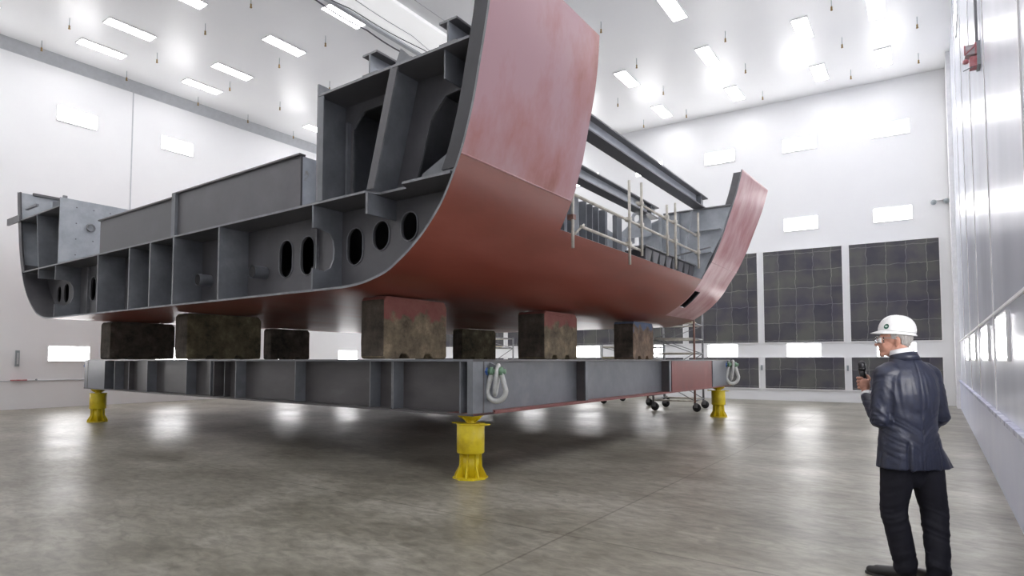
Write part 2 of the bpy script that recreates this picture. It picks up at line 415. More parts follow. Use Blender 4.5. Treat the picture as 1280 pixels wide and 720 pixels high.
# back wall lamps: top row z 9.84, middle row z 6.75, low row z 1.92
ab = math.atan(.065)
for k in range(8):
    x = -.97 - 2.95 * k
    for z, nm in ((9.84, 'high'), (6.75, 'middle'), (1.92, 'low')):
        if nm == 'middle' and k > 2: continue
        put('w', (x, yb(x), z), (PI / 2, 0, ab), '%s-row light panel on the back wall, %s from the right corner' % (nm, ORD[k]), 'wall light panels')
for j, y in enumerate([19.68, 16.4, 11.3, 8.0, 4.7, 1.4]):
    for z, nm in ((9.77, 'high'), (1.76, 'low')):
        put('w', (XL + .05 * (z < 2 and 0), y, z), (PI / 2, 0, PI / 2), '%s-row light panel on the left wall, %s from the back wall' % (nm, ORD[j]), 'wall light panels')
ar = math.atan(.007)
for j, y in enumerate([17.6, 14.8, 11.35, 8.55, 4.0, 1.0]):
    for z, nm in ((9.8, 'high'), (1.80, 'low')):
        put('w', (xr(y) - .0, y, z), (PI / 2, 0, -PI / 2 - ar), '%s-row light panel on the right wall, %s from the back corner' % (nm, ORD[j]), 'wall light panels')

# ceiling sprinklers
sp = MB(); sp.tube([(0, 0, .01), (0, 0, -.22)], .010, 6); sp.lathe([(.014, -.22), (.028, -.25), (.02, -.29), (.034, -.33), (.03, -.34)], n=8, mi=1)
spo = L0(sp, 'sprinkler', [M['boxgrey'], M['brass']], None); spf = True
SX = [-22.8, -20.6, -17.6, -15.2, -9.62, -7.8, -4.9, -2.0, -.05]; SY = [23.5, 20.95, 18.5, 15.85, 13.7, 11.65, 9.15, 6.7]
for i, x in enumerate(SX):
    for j, y in enumerate(SY):
        if i < 4 and j < 3: continue
        if i > 3 and j > 3: continue
        o = spo if spf else spo.copy()
        if not spf: C.objects.link(o)
        spf = False
        o.location = (x, y, ZC - .0)
        tag(o, 'ceiling sprinkler, %s column from left wall, %s row from back wall' % (ORD[i], ORD[j]), 'sprinkler', 'ceiling sprinklers')

# ------------------------------------------------------------------ filter panels on the back wall
ROWS = [('upper', 2.23, 5.76), ('lower', .46, 1.64)]
for k in range(8):
    xa = -2.35 - 2.93 * k; xb = xa + 2.70
    for nm, z0, z1 in ROWS:
        t = thing('filter_panel', '%s dark grey quilted filter panel on the back wall, %s from right corner' % (nm, ORD[k]), 'filter panel',
                  (xa, yb(xa), z0), ab, 'filter panels on the back wall')
        w = 2.70
        p = MB(); p.box(0, w, -.05, 0, 0, z1 - z0); L0(p, 'filter_face', M['filter'], t)
        f = MB()
        for (a0, a1, c0, c1) in ((-.03, w + .03, -.03, 0), (-.03, w + .03, z1 - z0, z1 - z0 + .03), (-.03, 0, 0, z1 - z0), (w, w + .03, 0, z1 - z0)):
            f.box(a0, a1, -.07, 0, c0, c1)
        L0(f, 'frame', M['white_trim'], t)
    if k < 4:
        h = MB(); xm = xa - .13
        h.box(xm - .03, xm + .03, yb(xm) - .05, yb(xm), 1.15, 1.35); h.tube([(xm, yb(xm) - .05, 1.3), (xm, yb(xm) - .1, 1.27), (xm, yb(xm) - .1, 1.2)], .012, 6)
        tag(h.build('wall_latch', M['boxgrey'], origin=(xm, yb(xm), 1.15)), 'small grey latch on the back wall, left of the %s filter column from the right' % ORD[k], 'latch')

# ------------------------------------------------------------------ hull section
hull = thing('hull_section', 'huge grey and red steel ship hull section resting on concrete blocks over the beam frame', 'ship section', hullk((-10.9, 4.95, 2.45)))
GM = [M['grey'], M['edge'], M['grey2']]
Y0 = 4.95; Y1 = 16.0; XC = -10.9
PROF = [(-7.6, 2.45), (-6.03, 2.45), (-5.38, 2.55), (-5.04, 2.71), (-4.73, 2.93), (-4.49, 3.17), (-4.31, 3.42), (-4.12, 3.80), (-4.03, 4.05),
        (-3.94, 4.35), (-3.865, 4.7), (-3.79, 5.05), (-3.73, 5.37), (-3.69, 5.70), (-3.665, 6.07)]
def cr(p0, p1, p2, p3, t):
    return tuple(.5 * ((2 * b_) + (-a_ + c_) * t + (2 * a_ - 5 * b_ + 4 * c_ - d_) * t * t + (-a_ + 3 * b_ - 3 * c_ + d_) * t ** 3)
                 for a_, b_, c_, d_ in zip(p0, p1, p2, p3))
FP = [(XC, 2.45), (-9.2, 2.45)]
for i in range(len(PROF) - 1):
    p0 = PROF[max(i - 1, 0)]; p3 = PROF[min(i + 2, len(PROF) - 1)]
    for t in (0, .25, .5, .75):
        q = cr(p0, PROF[i], PROF[i + 1], p3, t); q = (q[0], max(q[1], 2.45)); FP.append(q)
FP.append(PROF[-1])
iC = min(range(len(FP)), key=lambda i: abs(FP[i][1] - 3.42))     # cut height
iS = min(range(len(FP)), key=lambda i: abs(FP[i][1] - 3.80))     # weld seam
def flare(x, y, z): return x + max(0, y - 7.4) / 8 * max(0, z - 3.5) * .17
def xshell(z, y=Y0):
    for a_, b_ in zip(FP[:-1], FP[1:]):
        if a_[1] < b_[1] and a_[1] <= z <= b_[1]:
            return flare(a_[0] + (b_[0] - a_[0]) * (z - a_[1]) / (b_[1] - a_[1]), y, z)
    return -3.665
TH = .03
def shell(name, i0, i1, ys, side, mats, ztop=None, skip=None, both=False):
    """curved plating with real thickness; side +1 starboard, -1 port"""
    idx = list(range(i0, i1 + 1))
    nrm = []
    for i in idx:
        a_ = FP[max(i - 1, 0)]; c_ = FP[min(i + 1, len(FP) - 1)]
        d = Vector((c_[0] - a_[0], c_[1] - a_[1])).normalized(); nrm.append((-d.y, d.x))   # towards the inside
    mb = MB(True); sides = (1, -1) if both else (side,)
    for sd in sides:
        V = []; n = len(idx); m = len(ys)
        for lay in (0, 1):
            for q, i in enumerate(idx):
                for y in ys:
                    x, z = FP[i]
                    if ztop is not None and z > ztop: z = ztop; x = xshell(ztop)
                    x = flare(x, y, z) + nrm[q][0] * TH * lay; z2 = z + nrm[q][1] * TH * lay
                    V.append((x if sd > 0 else 2 * XC - x, y, z2))
        def id_(l, q, j): return l * n * m + q * m + j
        cells = {(q, j) for q in range(n - 1) for j in range(m - 1) if not (skip and skip(sd, idx[q], ys[j]))}
        Fo, Fi, Fe = [], [], []
        for (q, j) in cells:
            Fo.append((id_(0, q, j), id_(0, q + 1, j), id_(0, q + 1, j + 1), id_(0, q, j + 1)))
            Fi.append((id_(1, q, j), id_(1, q, j + 1), id_(1, q + 1, j + 1), id_(1, q + 1, j)))
            for (dq, dj, e0, e1) in ((-1, 0, (q, j), (q, j + 1)), (1, 0, (q + 1, j), (q + 1, j + 1)), (0, -1, (q, j), (q + 1, j)), (0, 1, (q, j + 1), (q + 1, j + 1))):
                if (q + dq, j + dj) not in cells and not (both and dq == -1 and idx[q] == 0):
                    Fe.append((id_(0, *e0), id_(0, *e1), id_(1, *e1), id_(1, *e0)))
        o = len(mb.v); mb.v += [hullk(v) for v in V]
        for F, mi, sm in ((Fo, 0, True), (Fi, 1, True)):
            for f in F: mb.f.append([o + k for k in f]); mb.m.append(mi); mb.sm.append(sm)
        for f in Fe: mb.add([V[k] for k in f], [(0, 1, 2, 3)], 2)      # rim keeps its own corners, so the plate shades smoothly
    ob = mb.build(name, mats, hull)
    return ob
YS = [4.95, 5.43, 6.2, 7.4, 8.6, 10, 11.5, 12.9, 13.9, 13.96, 14.35, 15.2, 16.0]
iSlot0 = min(range(len(FP)), key=lambda i: abs(FP[i][1] - 2.80)); iSlot1 = min(range(len(FP)), key=lambda i: abs(FP[i][1] - 3.15))
def skip_bottom(sd, i, y):
    if sd > 0 and i >= iC and 7.39 < y < 13.89: return True
    if sd > 0 and i >= iF and y > 13.89: return True
    return False
iF = min(range(len(FP)), key=lambda i: abs(FP[i][1] - 2.62))
o = shell('bilge_plating', iF, iS, [13.9, 13.96, 14.35, 15.2, 16.0], 1, [M['lightened'], M['grey'], M['edge']],
          skip=lambda sd, i, y: iSlot0 <= i < iSlot1 and 13.95 < y < 14.3); o['label'] = 'faded pale red bilge plating at the far end'
o = shell('bottom_plating', 0, iS, YS, 1, [M['red'], M['grey'], M['edge']], skip=skip_bottom, both=True); o['label'] = 'red-brown curved hull bottom with a grey inner face'
o = shell('side_plate', iS, len(FP) - 1, [4.95, 5.5, 6.2, 6.8, 7.4], 1, [M['pink'], M['grey'], M['edge']]); o['label'] = 'tall pinkish red curved side plate nearest the camera'
o = shell('side_plate', iS, len(FP) - 1, [13.9, 14.5, 15.2, 16.0], 1, [M['lightened'], M['grey'], M['edge']], ztop=5.84); o['label'] = 'faded red curved side plate at the far end'
o = shell('side_plate', iS, len(FP) - 1, [4.95, 7.4, 10, 13, 16.0], -1, [M['red'], M['pale'], M['edge']], ztop=5.62); o['label'] = 'outer side plate at the left end of the hull'

def part(name, mb, mats=None, label=None, parent=None):
    o = mb.build(name, mats or GM, parent or hull)
    if label: o['label'] = label
    return o
def mir(x): return 2 * XC - x
# inner edge flanges of the side shell at the front face
def ring(side, z0, z1, w, y, th, name='shell_flange'):
    mb = MB(True); out = []; inn = []
    n = 16
    for k in range(n + 1):
        z = z0 + (z1 - z0) * k / n; x = xshell(min(z, 6.06)) - TH
        out.append((x, z)); inn.append((x - w, z))
    poly = out + inn[::-1]
    if side < 0: poly = [(mir(a_), c_) for a_, c_ in poly]
    mb.prism(poly, 'y', y, y + th, mi=0); return part(name, mb, [M['grey_dark']])
ring(1, 3.66, 6.05, .19, Y0 + .0, .03); ring(-1, 3.62, 5.6, .16, Y0, .03)
ring(1, 3.66, 5.03, .42, 6.2, .03, 'side_web'); ring(1, 5.1, 6.0, .26, 6.2, .03, 'side_web')

for (ya, yb3) in ((4.95, 7.4), (13.9, 16.0)):
    mb = MB(True); mb.tube([(flare(FP[iS][0] + .004, y, FP[iS][1]), y, FP[iS][1]) for y in [ya + (yb3 - ya) * k / 8 for k in range(9)]], .009, 6)
    part('weld_seam', mb, [M['lightened']])
# inner bottom (tank top) and floor webs
mb = MB(True)
mb.prism([(mir(-4.27) + .05, Y0), (-5.66, Y0), (-5.55, Y0 + .16), (-5.10, Y0 + .16), (-5.02, Y0), (-4.28, Y0), (-4.28, 7.4), (-6.6, 7.4), (-6.6, 13.9), (-4.5, 13.9), (-4.5, Y1), (mir(-4.27) + .05, Y1)], 'z', 3.605, 3.635, mi=0, rim=1)
part('tank_top', mb)
def oval(cx, cz, w, h, n=9):
    r = w / 2; pts = []; st = max(h / 2 - r, 0)
    for k in range(n + 1):
        a = PI * k / n; pts.append((cx + r * math.cos(a), cz + st + (r if st > 0 else h / 2) * math.sin(a)))
    for k in range(n + 1):
        a = PI + PI * k / n; pts.append((cx + r * math.cos(a), cz - st + (r if st > 0 else h / 2) * math.sin(a)))
    return pts
def floor_poly(y, zt=3.60, x0=None, x1=None):
    R_ = [(p[0] - .02, p[1] + .03) for p in FP if p[1] + .03 < zt]
    R_.append((xshell(zt) - .03, zt))
    Lf = [(mir(a_), c_) for a_, c_ in R_[1:]]
    return Lf[::-1] + R_
HOLES = [(-7.93, 3.07, .32, .56), (-7.41, 3.07, .32, .56), (-6.38, 3.09, .31, .50), (-5.87, 3.18, .30, .38), (-5.36, 3.24, .28, .36),
         (-14.81, 3.09, .30, .52), (-16.72, 3.09, .22, .36), (-16.30, 3.09, .28, .44)]
mb = MB(True); mb.prism(floor_poly(5.43), 'y', 5.43, 5.46, holes=[oval(*h) for h in HOLES]); part('floor_web', mb)
for y in (7.37, 10.6, 13.9, 15.95):
    mb = MB(True); mb.prism(floor_poly(y, 3.38), 'y', y, y + .03); part('floor_web', mb)
# hole collars seen as lighter rims
mb = MB(True)
for h in HOLES[:6]:
    pts = [(p[0], 5.42, p[1]) for p in oval(h[0], h[1], h[2] + .01, h[3] + .01)]
    mb.tube(pts, .008, 5, closed=True)
part('hole_collar', mb, [M['edge']])
# longitudinal girders standing out of the floor web
def gird(x, z0=2.47, z1=3.60, poly=None, th=.03, name='girder', mats=None):
    mb = MB(True)
    pl = poly or [(Y0, z0), (5.43, z0), (5.43, z1), (Y0, z1)]
    mb.prism(pl, 'x', x - th, x, mi=2)
    mb.box(x - th - .004, x + .004, Y0 - .006, Y0, (z0 if not poly else 0) or z0, z1, 1) if not poly else None
    return part(name, mb)
for x in (-13.32, -11.97, -11.17, -10.35, -8.94): gird(x)
SC = [(Y0, 2.47), (Y0, 2.76), (5.14, 2.74), (5.24, 2.80), (5.29, 2.92), (5.30, 3.06), (5.28, 3.18), (5.22, 3.27), (5.12, 3.30), (Y0, 3.30), (Y0, 3.60), (5.43, 3.60), (5.43, 2.47)]
gird(-6.65, poly=SC); gird(-15.50, poly=SC)
gird(-5.60, z0=3.34); gird(-16.48, z0=3.40)
for x in (-15.0, -14.2, -12.5, -9.6, -7.15):
    mb = MB(True); mb.box(x - .02, x, 5.38, 5.43, 2.5, 3.58, 1); part('web_stiffener', mb)
# pipe stubs
for x, z in ((-10.07, 2.90), (-8.47, 2.90)):
    mb = MB(True); mb.tube([(x, 5.43, z), (x, 5.20, z)], .10, 20, cap=False); mb.tube([(x, 5.44, z), (x, 5.21, z)], .085, 20, mi=1); part('pipe_stub', mb, [M['grey2'], M['dark']])

# near wing tank: inner bulkhead, sloping girder, deck, web frames
XB = -6.58
mb = MB(True); mb.box(XB - .03, XB, Y0, 7.4, 3.635, 5.22, 2, front=1); part('inner_bulkhead', mb)
mb = MB(True); mb.box(XB, XB + .10, Y0, Y0 + .02, 3.64, 5.04, 2); part('face_bar', mb)
mb = MB(True); mb.prism([(XB - .02, Y0), (-4.02, Y0), (-4.02, Y0 + .04), (-3.83, Y0 + .04), (-3.83, 7.4), (XB - .02, 7.4)], 'z', 5.05, 5.08, mi=0, rim=1); part('wing_deck', mb)
def mgx(z): return -5.20 - (5.05 - z) * .28
def slopegirder(s, name='sloping_girder'):
    f = (lambda x: x) if s > 0 else mir
    mb = MB(True)
    poly = [(f(mgx(3.64)), 3.64), (f(mgx(3.64) - .03), 3.64), (f(mgx(5.05) - .03), 5.05), (f(mgx(5.05)), 5.05)]
    mb.prism(poly, 'y', Y0, 7.4, mi=2); part(name, mb)
    mb = MB(True)
    poly = [(f(mgx(3.64) - .02), 3.64), (f(mgx(3.64) + .10), 3.64), (f(mgx(5.04) + .10), 5.04), (f(mgx(5.04) - .02), 5.04)]
    mb.prism(poly, 'y', Y0 - .005, Y0 + .02, mi=0, rim=1); part('face_bar', mb)
slopegirder(1)
mb = MB(True); mb.prism([(-5.14 - .03, 5.08), (-5.08, 5.26), (-4.88, 5.08)], 'y', Y0 + .02, Y0 + .05, mi=2); part('deck_bracket', mb)
mb = MB(True)
mb.prism([(XB, 3.64), (mgx(3.64) - .03, 3.64), (mgx(5.05) - .03, 5.05), (XB, 5.05)], 'y', 5.40, 5.43,
         holes=[[(-6.42, 3.68), (-6.42, 4.72), (-6.20, 4.92), (-5.52, 4.92), (-5.40, 4.80), (-5.68, 3.68)]], rim=1)
part('web_frame', mb)
mb = MB(True)
mb.prism([(mgx(3.64), 3.64), (xshell(3.64) - .03, 3.64), (xshell(4.3) - .03, 4.3), (xshell(5.04) - .03, 5.04), (mgx(5.05), 5.05)], 'y', 5.40, 5.43,
         holes=[[(-5.26, 3.68), (-4.98, 4.52), (-4.74, 4.76), (-4.05, 4.80), (-4.07, 4.45), (-4.42, 3.68)]], rim=1)
part('web_frame', mb)
for q in ((-6.50, -6.46, 5.34, 5.40, 3.64, 4.8), (-6.05, -6.03, 6.7, 6.9, 3.64, 5.0), (-4.75, -4.73, 6.7, 6.9, 3.64, 5.0)):
    mb = MB(True); mb.box(*q, 2); part('web_stiffener', mb)
mb = MB(True); mb.prism([(XB, 3.64), (-4.28, 3.64), (-4.12, 4.0), (-4.4, 4.55), (-4.9, 5.03), (XB, 5.03)], 'y', 7.36, 7.39); part('rear_bulkhead', mb)
mb = MB(True); mb.prism([(-5.02, 3.64), (xshell(3.64) - .03, 3.64), (xshell(4.15) - .04, 4.15), (-4.35, 4.05), (-4.95, 3.78)], 'y', 5.22, 5.25, mi=2, rim=1); part('knee_bracket', mb)
mb = MB(True); mb.prism([(Y0 + .05, 4.72), (5.4, 4.72), (5.4, 5.05), (Y0 + .05, 5.05)], 'x', -4.42, -4.40, mi=2); part('deck_bracket', mb)
# left (port) wing tank
XP = -15.38
mb = MB(True); mb.box(XP - .03, XP, Y0, 13.9, 3.635, 5.08, 2, front=1); pb = part('inner_bulkhead', mb, [M['pale'], M['edge'], M['pale']], 'pale grey plate bulkhead with small weld marks')  # light on this face is put into its paler primer
mb = MB(True)
for yy in [5.25 + .33 * k for k in range(12)]:
    for zz in (3.85, 4.2, 4.55, 4.9): mb.box(XP, XP + .006, yy, yy + .022, zz, zz + .022)
part('weld_mark', mb, [M['grey']], parent=None)
mb = MB(True); ang = [2 * PI * k / 16 for k in range(16)]
mb.tube([(XP + .06, 5.52 + .075 * math.cos(a), 4.50 + .075 * math.sin(a)) for a in ang], .022, 8, closed=True); part('lifting_ring', mb, [M['edge']])
mb = MB(True)
for yy in (5.86, 5.98): mb.tube([(XP + .04, yy, 3.64), (XP + .04, yy, 4.12)], .018, 8)
part('pipe_stub', mb)
mb = MB(True); mb.prism([(XP - .028, 4.88), (mir(xshell(4.88)) + .03, 4.88), (mir(xshell(4.91)) + .03, 4.91), (XP - .028, 4.91)], 'y', Y0, 13.9, mi=0, front=1); part('wing_deck', mb)
mb = MB(True); mb.prism([(-16.50, 3.64), (-16.53, 3.64), (-16.76, 4.88), (-16.73, 4.88)], 'y', Y0, 7.4, mi=2); part('sloping_girder', mb)
mb = MB(True)
mb.prism([(-16.53, 3.64), (mir(xshell(3.64)) + .03, 3.64), (mir(xshell(4.3)) + .03, 4.3), (mir(xshell(4.88)) + .03, 4.88), (-16.76, 4.88)], 'y', 5.40, 5.43,
         holes=[[(-16.68, 3.85), (-16.80, 4.7), (-17.0, 4.80), (-17.55, 4.78), (-17.62, 4.5), (-17.4, 3.8), (-17.2, 3.7), (-16.85, 3.7)]], rim=1)
part('web_frame', mb)
mb = MB(True); mb.prism([(XP - .03, 3.64), (-16.5, 3.64), (-16.73, 4.88), (XP - .03, 4.88)], 'y', 5.9, 5.93); part('web_frame', mb)
mb = MB(True); mb.prism([(-17.9, 4.91), (-17.05, 4.91), (-17.05, 5.42), (-17.9, 5.5)], 'y', 5.6, 5.63, mi=2); mb.box(-17.1, -17.04, 5.55, 5.63, 4.91, 5.52, 1); part('deck_bracket', mb)
mb = MB(True); mb.box(-18.10, -18.02, Y0 + .3, 13.9, 5.60, 5.66, 0); part('edge_bar', mb)
mb = MB(True); mb.box(-18.62, -17.75, Y0 - .04, Y0, 4.86, 5.02, 0); part('lifting_bar', mb)
mb = MB(True); mb.box(-17.6, -16.9, Y0 + .02, Y0 + .08, 5.12, 5.17, 2); part('lifting_bar', mb)
# middle deck box
def walls(x0, x1, zt, y1, name='deck_box'):
    mb = MB(True); mb.box(x0, x1, Y0 + .10, Y0 + .13, 3.635, zt, 0); mb.box(x1 - .03, x1, Y0 + .13, y1, 3.635, zt, 3); mb.box(x0, x0 + .03, Y0 + .13, y1, 3.635, zt, 2)
    mb.box(x0 - .02, x1 + .02, Y0 + .06, Y0 + .16, zt, zt + .025, 0)
    mb.box(x0, x1, y1, y1 + .03, 3.635, zt, 0)
    return part(name, mb, [M['grey'], M['edge'], M['grey2'], M['raw']])
walls(-13.55, -10.55, 4.32, 8.2); walls(-10.50, -7.08, 4.38, 9.0)
mb = MB(True); mb.box(-10.58, -10.46, Y0 + .05, Y0 + .10, 3.64, 4.40, 2); part('joint_plate', mb)
# interior seen over the cut side
for (x_, ya_, yb_) in ((-5.33, 7.4, 10.72),):
    mb = MB(True); mb.box(x_, x_ + .03, ya_, yb_, 3.30, 4.50, 2); part('corrugated_wall', mb, [M['pale'], M['edge'], M['pale']])
for k, (y, w_s) in enumerate(((7.6, .03), (7.95, .10), (8.5, .03), (9.0, .03), (9.35, .16), (9.8, .03), (10.05, .03), (10.3, .03), (10.6, .10))):
    mb = MB(True); mb.box(-5.30, -5.16, y, y + w_s, 3.30, 4.50, 0); part('wall_stiffener', mb, [M['grey2'], M['edge'], M['pale']])
mb = MB(True)
mb.prism([(10.72, 3.95), (12.5, 3.95), (12.5, 4.30), (11.9, 4.28), (11.5, 4.32), (11.2, 4.22), (11.0, 4.24), (10.72, 4.42)], 'x', -5.58, -5.55, mi=2)
part('low_wall', mb, [M['grey'], M['edge'], M['pale']])
mb = MB(True); mb.box(-5.62, -5.60, 10.72, 12.5, 3.30, 3.95, 0); part('low_wall', mb)
for y in (10.95, 11.15, 11.5, 11.75, 12.05, 12.3):
    mb = MB(True); mb.box(-5.60, -5.52, y, y + .03, 3.30, 3.95, 2); part('wall_stiffener', mb)
mb = MB(True); mb.box(-5.36, -5.26, 11.36, 11.60, 3.3, 4.56, 2); part('upright_post', mb)
mb = MB(True); mb.prism([(-6.45, 4.55), (-6.05, 4.85), (-5.92, 5.15), (-5.80, 5.22), (-5.70, 5.18), (-5.45, 4.92), (-5.45, 4.55)], 'y', 13.7, 13.73, holes=[oval(-5.82, 5.02, .13, .18)], mi=2); part('arched_bracket', mb, [M['pale'], M['edge'], M['pale']])
mb = MB(True); mb.box(-9.4, -5.9, 13.75, 13.78, 4.42, 4.62, 2); mb.box(-9.4, -9.3, 13.75, 13.78, 3.635, 4.42, 2); part('transverse_bulkhead', mb, [M['pale'], M['edge'], M['pale']])
mb = MB(True); mb.box(-9.4, -5.9, 15.0, 15.03, 3.635, 4.5, 0); part('transverse_bulkhead', mb)
# far wing tank
XB2 = -5.85
PM = [M['pale'], M['edge'], M['pale']]
mb = MB(True)
mb.prism([(XB2, 3.3), (xshell(3.4) - .06, 3.3), (xshell(3.8) - .04, 3.8), (xshell(4.4, 13.9) - .04, 4.4), (xshell(5.04, 13.9) - .04, 5.05), (-5.2, 5.05), (-5.25, 4.98), (XB2, 4.80)], 'y', 13.9, 13.93, mi=2)
part('transverse_bulkhead', mb, PM)
for z in (4.03, 4.55):
    mb = MB(True); mb.box(-4.45, xshell(z, 13.8) - .08, 13.78, 13.90, z - .015, z + .015, 2); part('stringer', mb, PM)
for x in (-5.30, -4.88):
    mb = MB(True); mb.box(x, x + .08, 13.80, 13.90, 3.5, 5.03, 2); part('wall_stiffener', mb, PM)
mb = MB(True); mb.prism([(-5.2, 5.05), (-3.62, 5.05), (-3.62, 5.08), (-5.2, 5.08)], 'y', 13.85, 15.98, mi=0, front=1); part('wing_deck', mb)
mb = MB(True); mb.prism([(-4.78, 3.5), (-4.72, 3.5), (-4.42, 5.0), (-4.48, 5.0)], 'y', 13.66, 13.72, mi=2); part('sloping_strut', mb, PM)
mb = MB(True); mb.tube([(-5.0, 13.6, 3.95), (-4.0, 13.6, 4.10)], .02, 8); part('tie_bar', mb, [M['tube_grey']])
mb = MB(True)
out = []; inn = []
for k in range(13):
    z = 3.7 + (5.8 - 3.7) * k / 12; x = xshell(z, 13.95) - .04; out.append((x, z)); inn.append((x - .16, z))
mb.prism(out + inn[::-1], 'y', 13.93, 13.96, mi=0); part('shell_flange', mb)
# margin brackets along the cut edge
for k in range(8):
    y = 10.95 + .37 * k
    mb = MB(True); mb.prism([(y, 3.36), (y + .16, 3.36), (y + .34, 3.73), (y + .02, 3.73)], 'x', -4.50, -4.47, mi=0, rim=1)
    mb.prism([(-4.95, 3.2), (-4.47, 3.36), (-4.47, 3.73), (-4.95, 3.73)], 'y', y + .10, y + .12, mi=0); part('margin_bracket', mb)
mb = MB(True); mb.box(-4.80, -4.42, 10.85, 13.87, 3.74, 3.765, 1); part('margin_plate', mb)

# long deck beams resting on both wing decks
def ibeam(x, ya, yb_, label):
    mb = MB(True); z0, z1 = 5.085, 5.37
    mb.box(x - .13, x + .13, ya, yb_, z0, z0 + .025, 0, front=1); mb.box(x - .13, x + .13, ya, yb_, z1 - .025, z1, 0, front=1)
    mb.box(x - .012, x + .012, ya, yb_, z0 + .025, z1 - .025, 2, front=1)
    t = thing('steel_beam', label, 'beam', hullk((x, ya, z0)), group='beams across the hull section')
    mb.build('beam_body', [M['grey'], M['edge'], M['pale']], t)  # web painted paler than the flanges in place of light on it
    sb = MB(True)
    for y in (ya + 2.6, yb_ - .5): sb.box(x + .012, x + .12, y, y + .02, z0 + .025, z1 - .025, 0)
    sb.build('beam_stiffener', [M['grey2']], t)
ibeam(-4.34, Y0 + .02, 14.15, 'long grey steel I-beam over the gap, outer one nearer the tall red plate')
ibeam(-5.62, Y0 + .02, 14.35, 'long grey steel I-beam over the gap, inner one behind its twin')

# ------------------------------------------------------------------ scaffold rail along the cut edge
rl = thing('scaffold_railing', 'pale tube scaffold guard rail clamped along the cut edge of the hull side', 'railing', hullk((-4.2, 7.55, 3.42)))
XRl = -4.20
def rp(name, pts, r=.024, m='tube'):
    mb = MB(True); mb.tube(pts, r, 10); return mb.build(name, M[m], rl)
for (y, za, zb) in ((7.57, 3.17, 3.98), (9.58, 3.19, 4.66), (10.12, 3.42, 4.75), (11.40, 3.60, 4.62), (11.87, 3.40, 4.76), (13.35, 3.60, 4.86)):
    rp('post', [(XRl, y, za), (XRl, y, zb)])
for (ya, yb2, z) in ((7.5, 13.4, 3.985), (7.9, 10.2, 3.55), (10.0, 13.4, 4.37)):
    rp('rail', [(XRl - .045, ya, z), (XRl - .045, yb2, z - .02)])
rp('brace', [(XRl, 7.55, 3.60), (XRl - .4, 8.3, 3.62)], .018, 'tube_rust')
rp('brace', [(XRl - .1, 8.1, 3.62), (XRl - .1, 7.8, 3.42)], .018, 'tube')
for (y, z) in ((7.57, 3.62), (9.58, 3.98), (9.58, 3.55), (10.12, 3.98), (10.12, 4.37), (11.4, 3.98), (11.4, 4.37), (11.87, 3.98), (11.87, 4.37), (13.35, 4.36), (13.35, 3.97)):
    mb = MB(True); mb.box(XRl - .07, XRl + .03, y - .04, y + .04, z - .035, z + .035); mb.build('clamp', M['tube_rust' if y < 8 else 'tube'], rl)

# ------------------------------------------------------------------ beam frame under the blocks
ROT = math.radians(-1.2); FZ0, FZ1 = .83, 1.56
fr = thing('beam_frame', 'large rectangular frame of grey welded steel beams standing on yellow jacks', 'steel frame', (-4.80, 6.02, 0), ROT)
def fp(name, mb, mats=None, label=None):
    o = L0(mb, name, mats or [M['beamface'], M['edge'], M['grey2'], M['redpanel']], fr)
    if label: o['label'] = label
    return o
W = 12.75; D = 11.15; FW = .22
def beam_x(y, front=True, name='cross_beam'):
    mb = MB(); cross = name == 'cross_beam'
    if cross:
        for (za, zb) in ((FZ1 - .06, FZ1 - .032), (FZ0 + .032, FZ0 + .06)): mb.box(-W + FW, -FW, y, y + 2 * FW, za, zb, 0)
        mb.box(-W + FW, -FW, y + FW - .01, y + FW + .01, FZ0 + .06, FZ1 - .06, 0); fp(name, mb); return
    mb.box(-W, 0, y, y + 2 * FW, FZ1 - .03, FZ1, 0, front=2); mb.box(-W, 0, y, y + 2 * FW, FZ0, FZ0 + .03, 0, front=0)
    mb.box(-W, 0, y + FW - .01, y + FW + .01, FZ0 + .03, FZ1 - .03, 0)
    fp(name, mb)
beam_x(0, name='front_beam'); beam_x(D - 2 * FW, name='rear_beam'); beam_x(3.6); beam_x(7.4)
def beam_y(x, name='side_beam', red=False):
    mb = MB()
    mb.box(x - 2 * FW, x, .001, D - .001, FZ1 - .031, FZ1 - .001, 0); mb.box(x - 2 * FW, x, .001, D - .001, FZ0 + .001, FZ0 + .031, 3 if red else 0)
    mb.box(x - FW - .01, x - FW + .01, 0, D, FZ0 + .03, FZ1 - .03, 2 if red else 0)
    fp(name, mb)
beam_y(0, red=True); beam_y(-W + 2 * FW); beam_y(-6.2)
# stiffeners on the front beam (world x positions measured, converted to frame-local)
for xw in (-15.75, -14.05, -12.3, -11.36, -10.45, -8.62, -6.77, -6.28):
    x = xw + 4.80
    mb = MB(); mb.box(x - .02, x, .012, FW - .01, FZ0 + .03, FZ1 - .03, 2, front=1); fp('stiffener', mb)
for xw in (-15.2, -11.0, -6.4):
    x = xw + 4.80
    mb = MB(); mb.box(x - .02, x, .10, FW - .01, FZ0 + .03, FZ1 - .03, 0, front=1); fp('stiffener', mb)
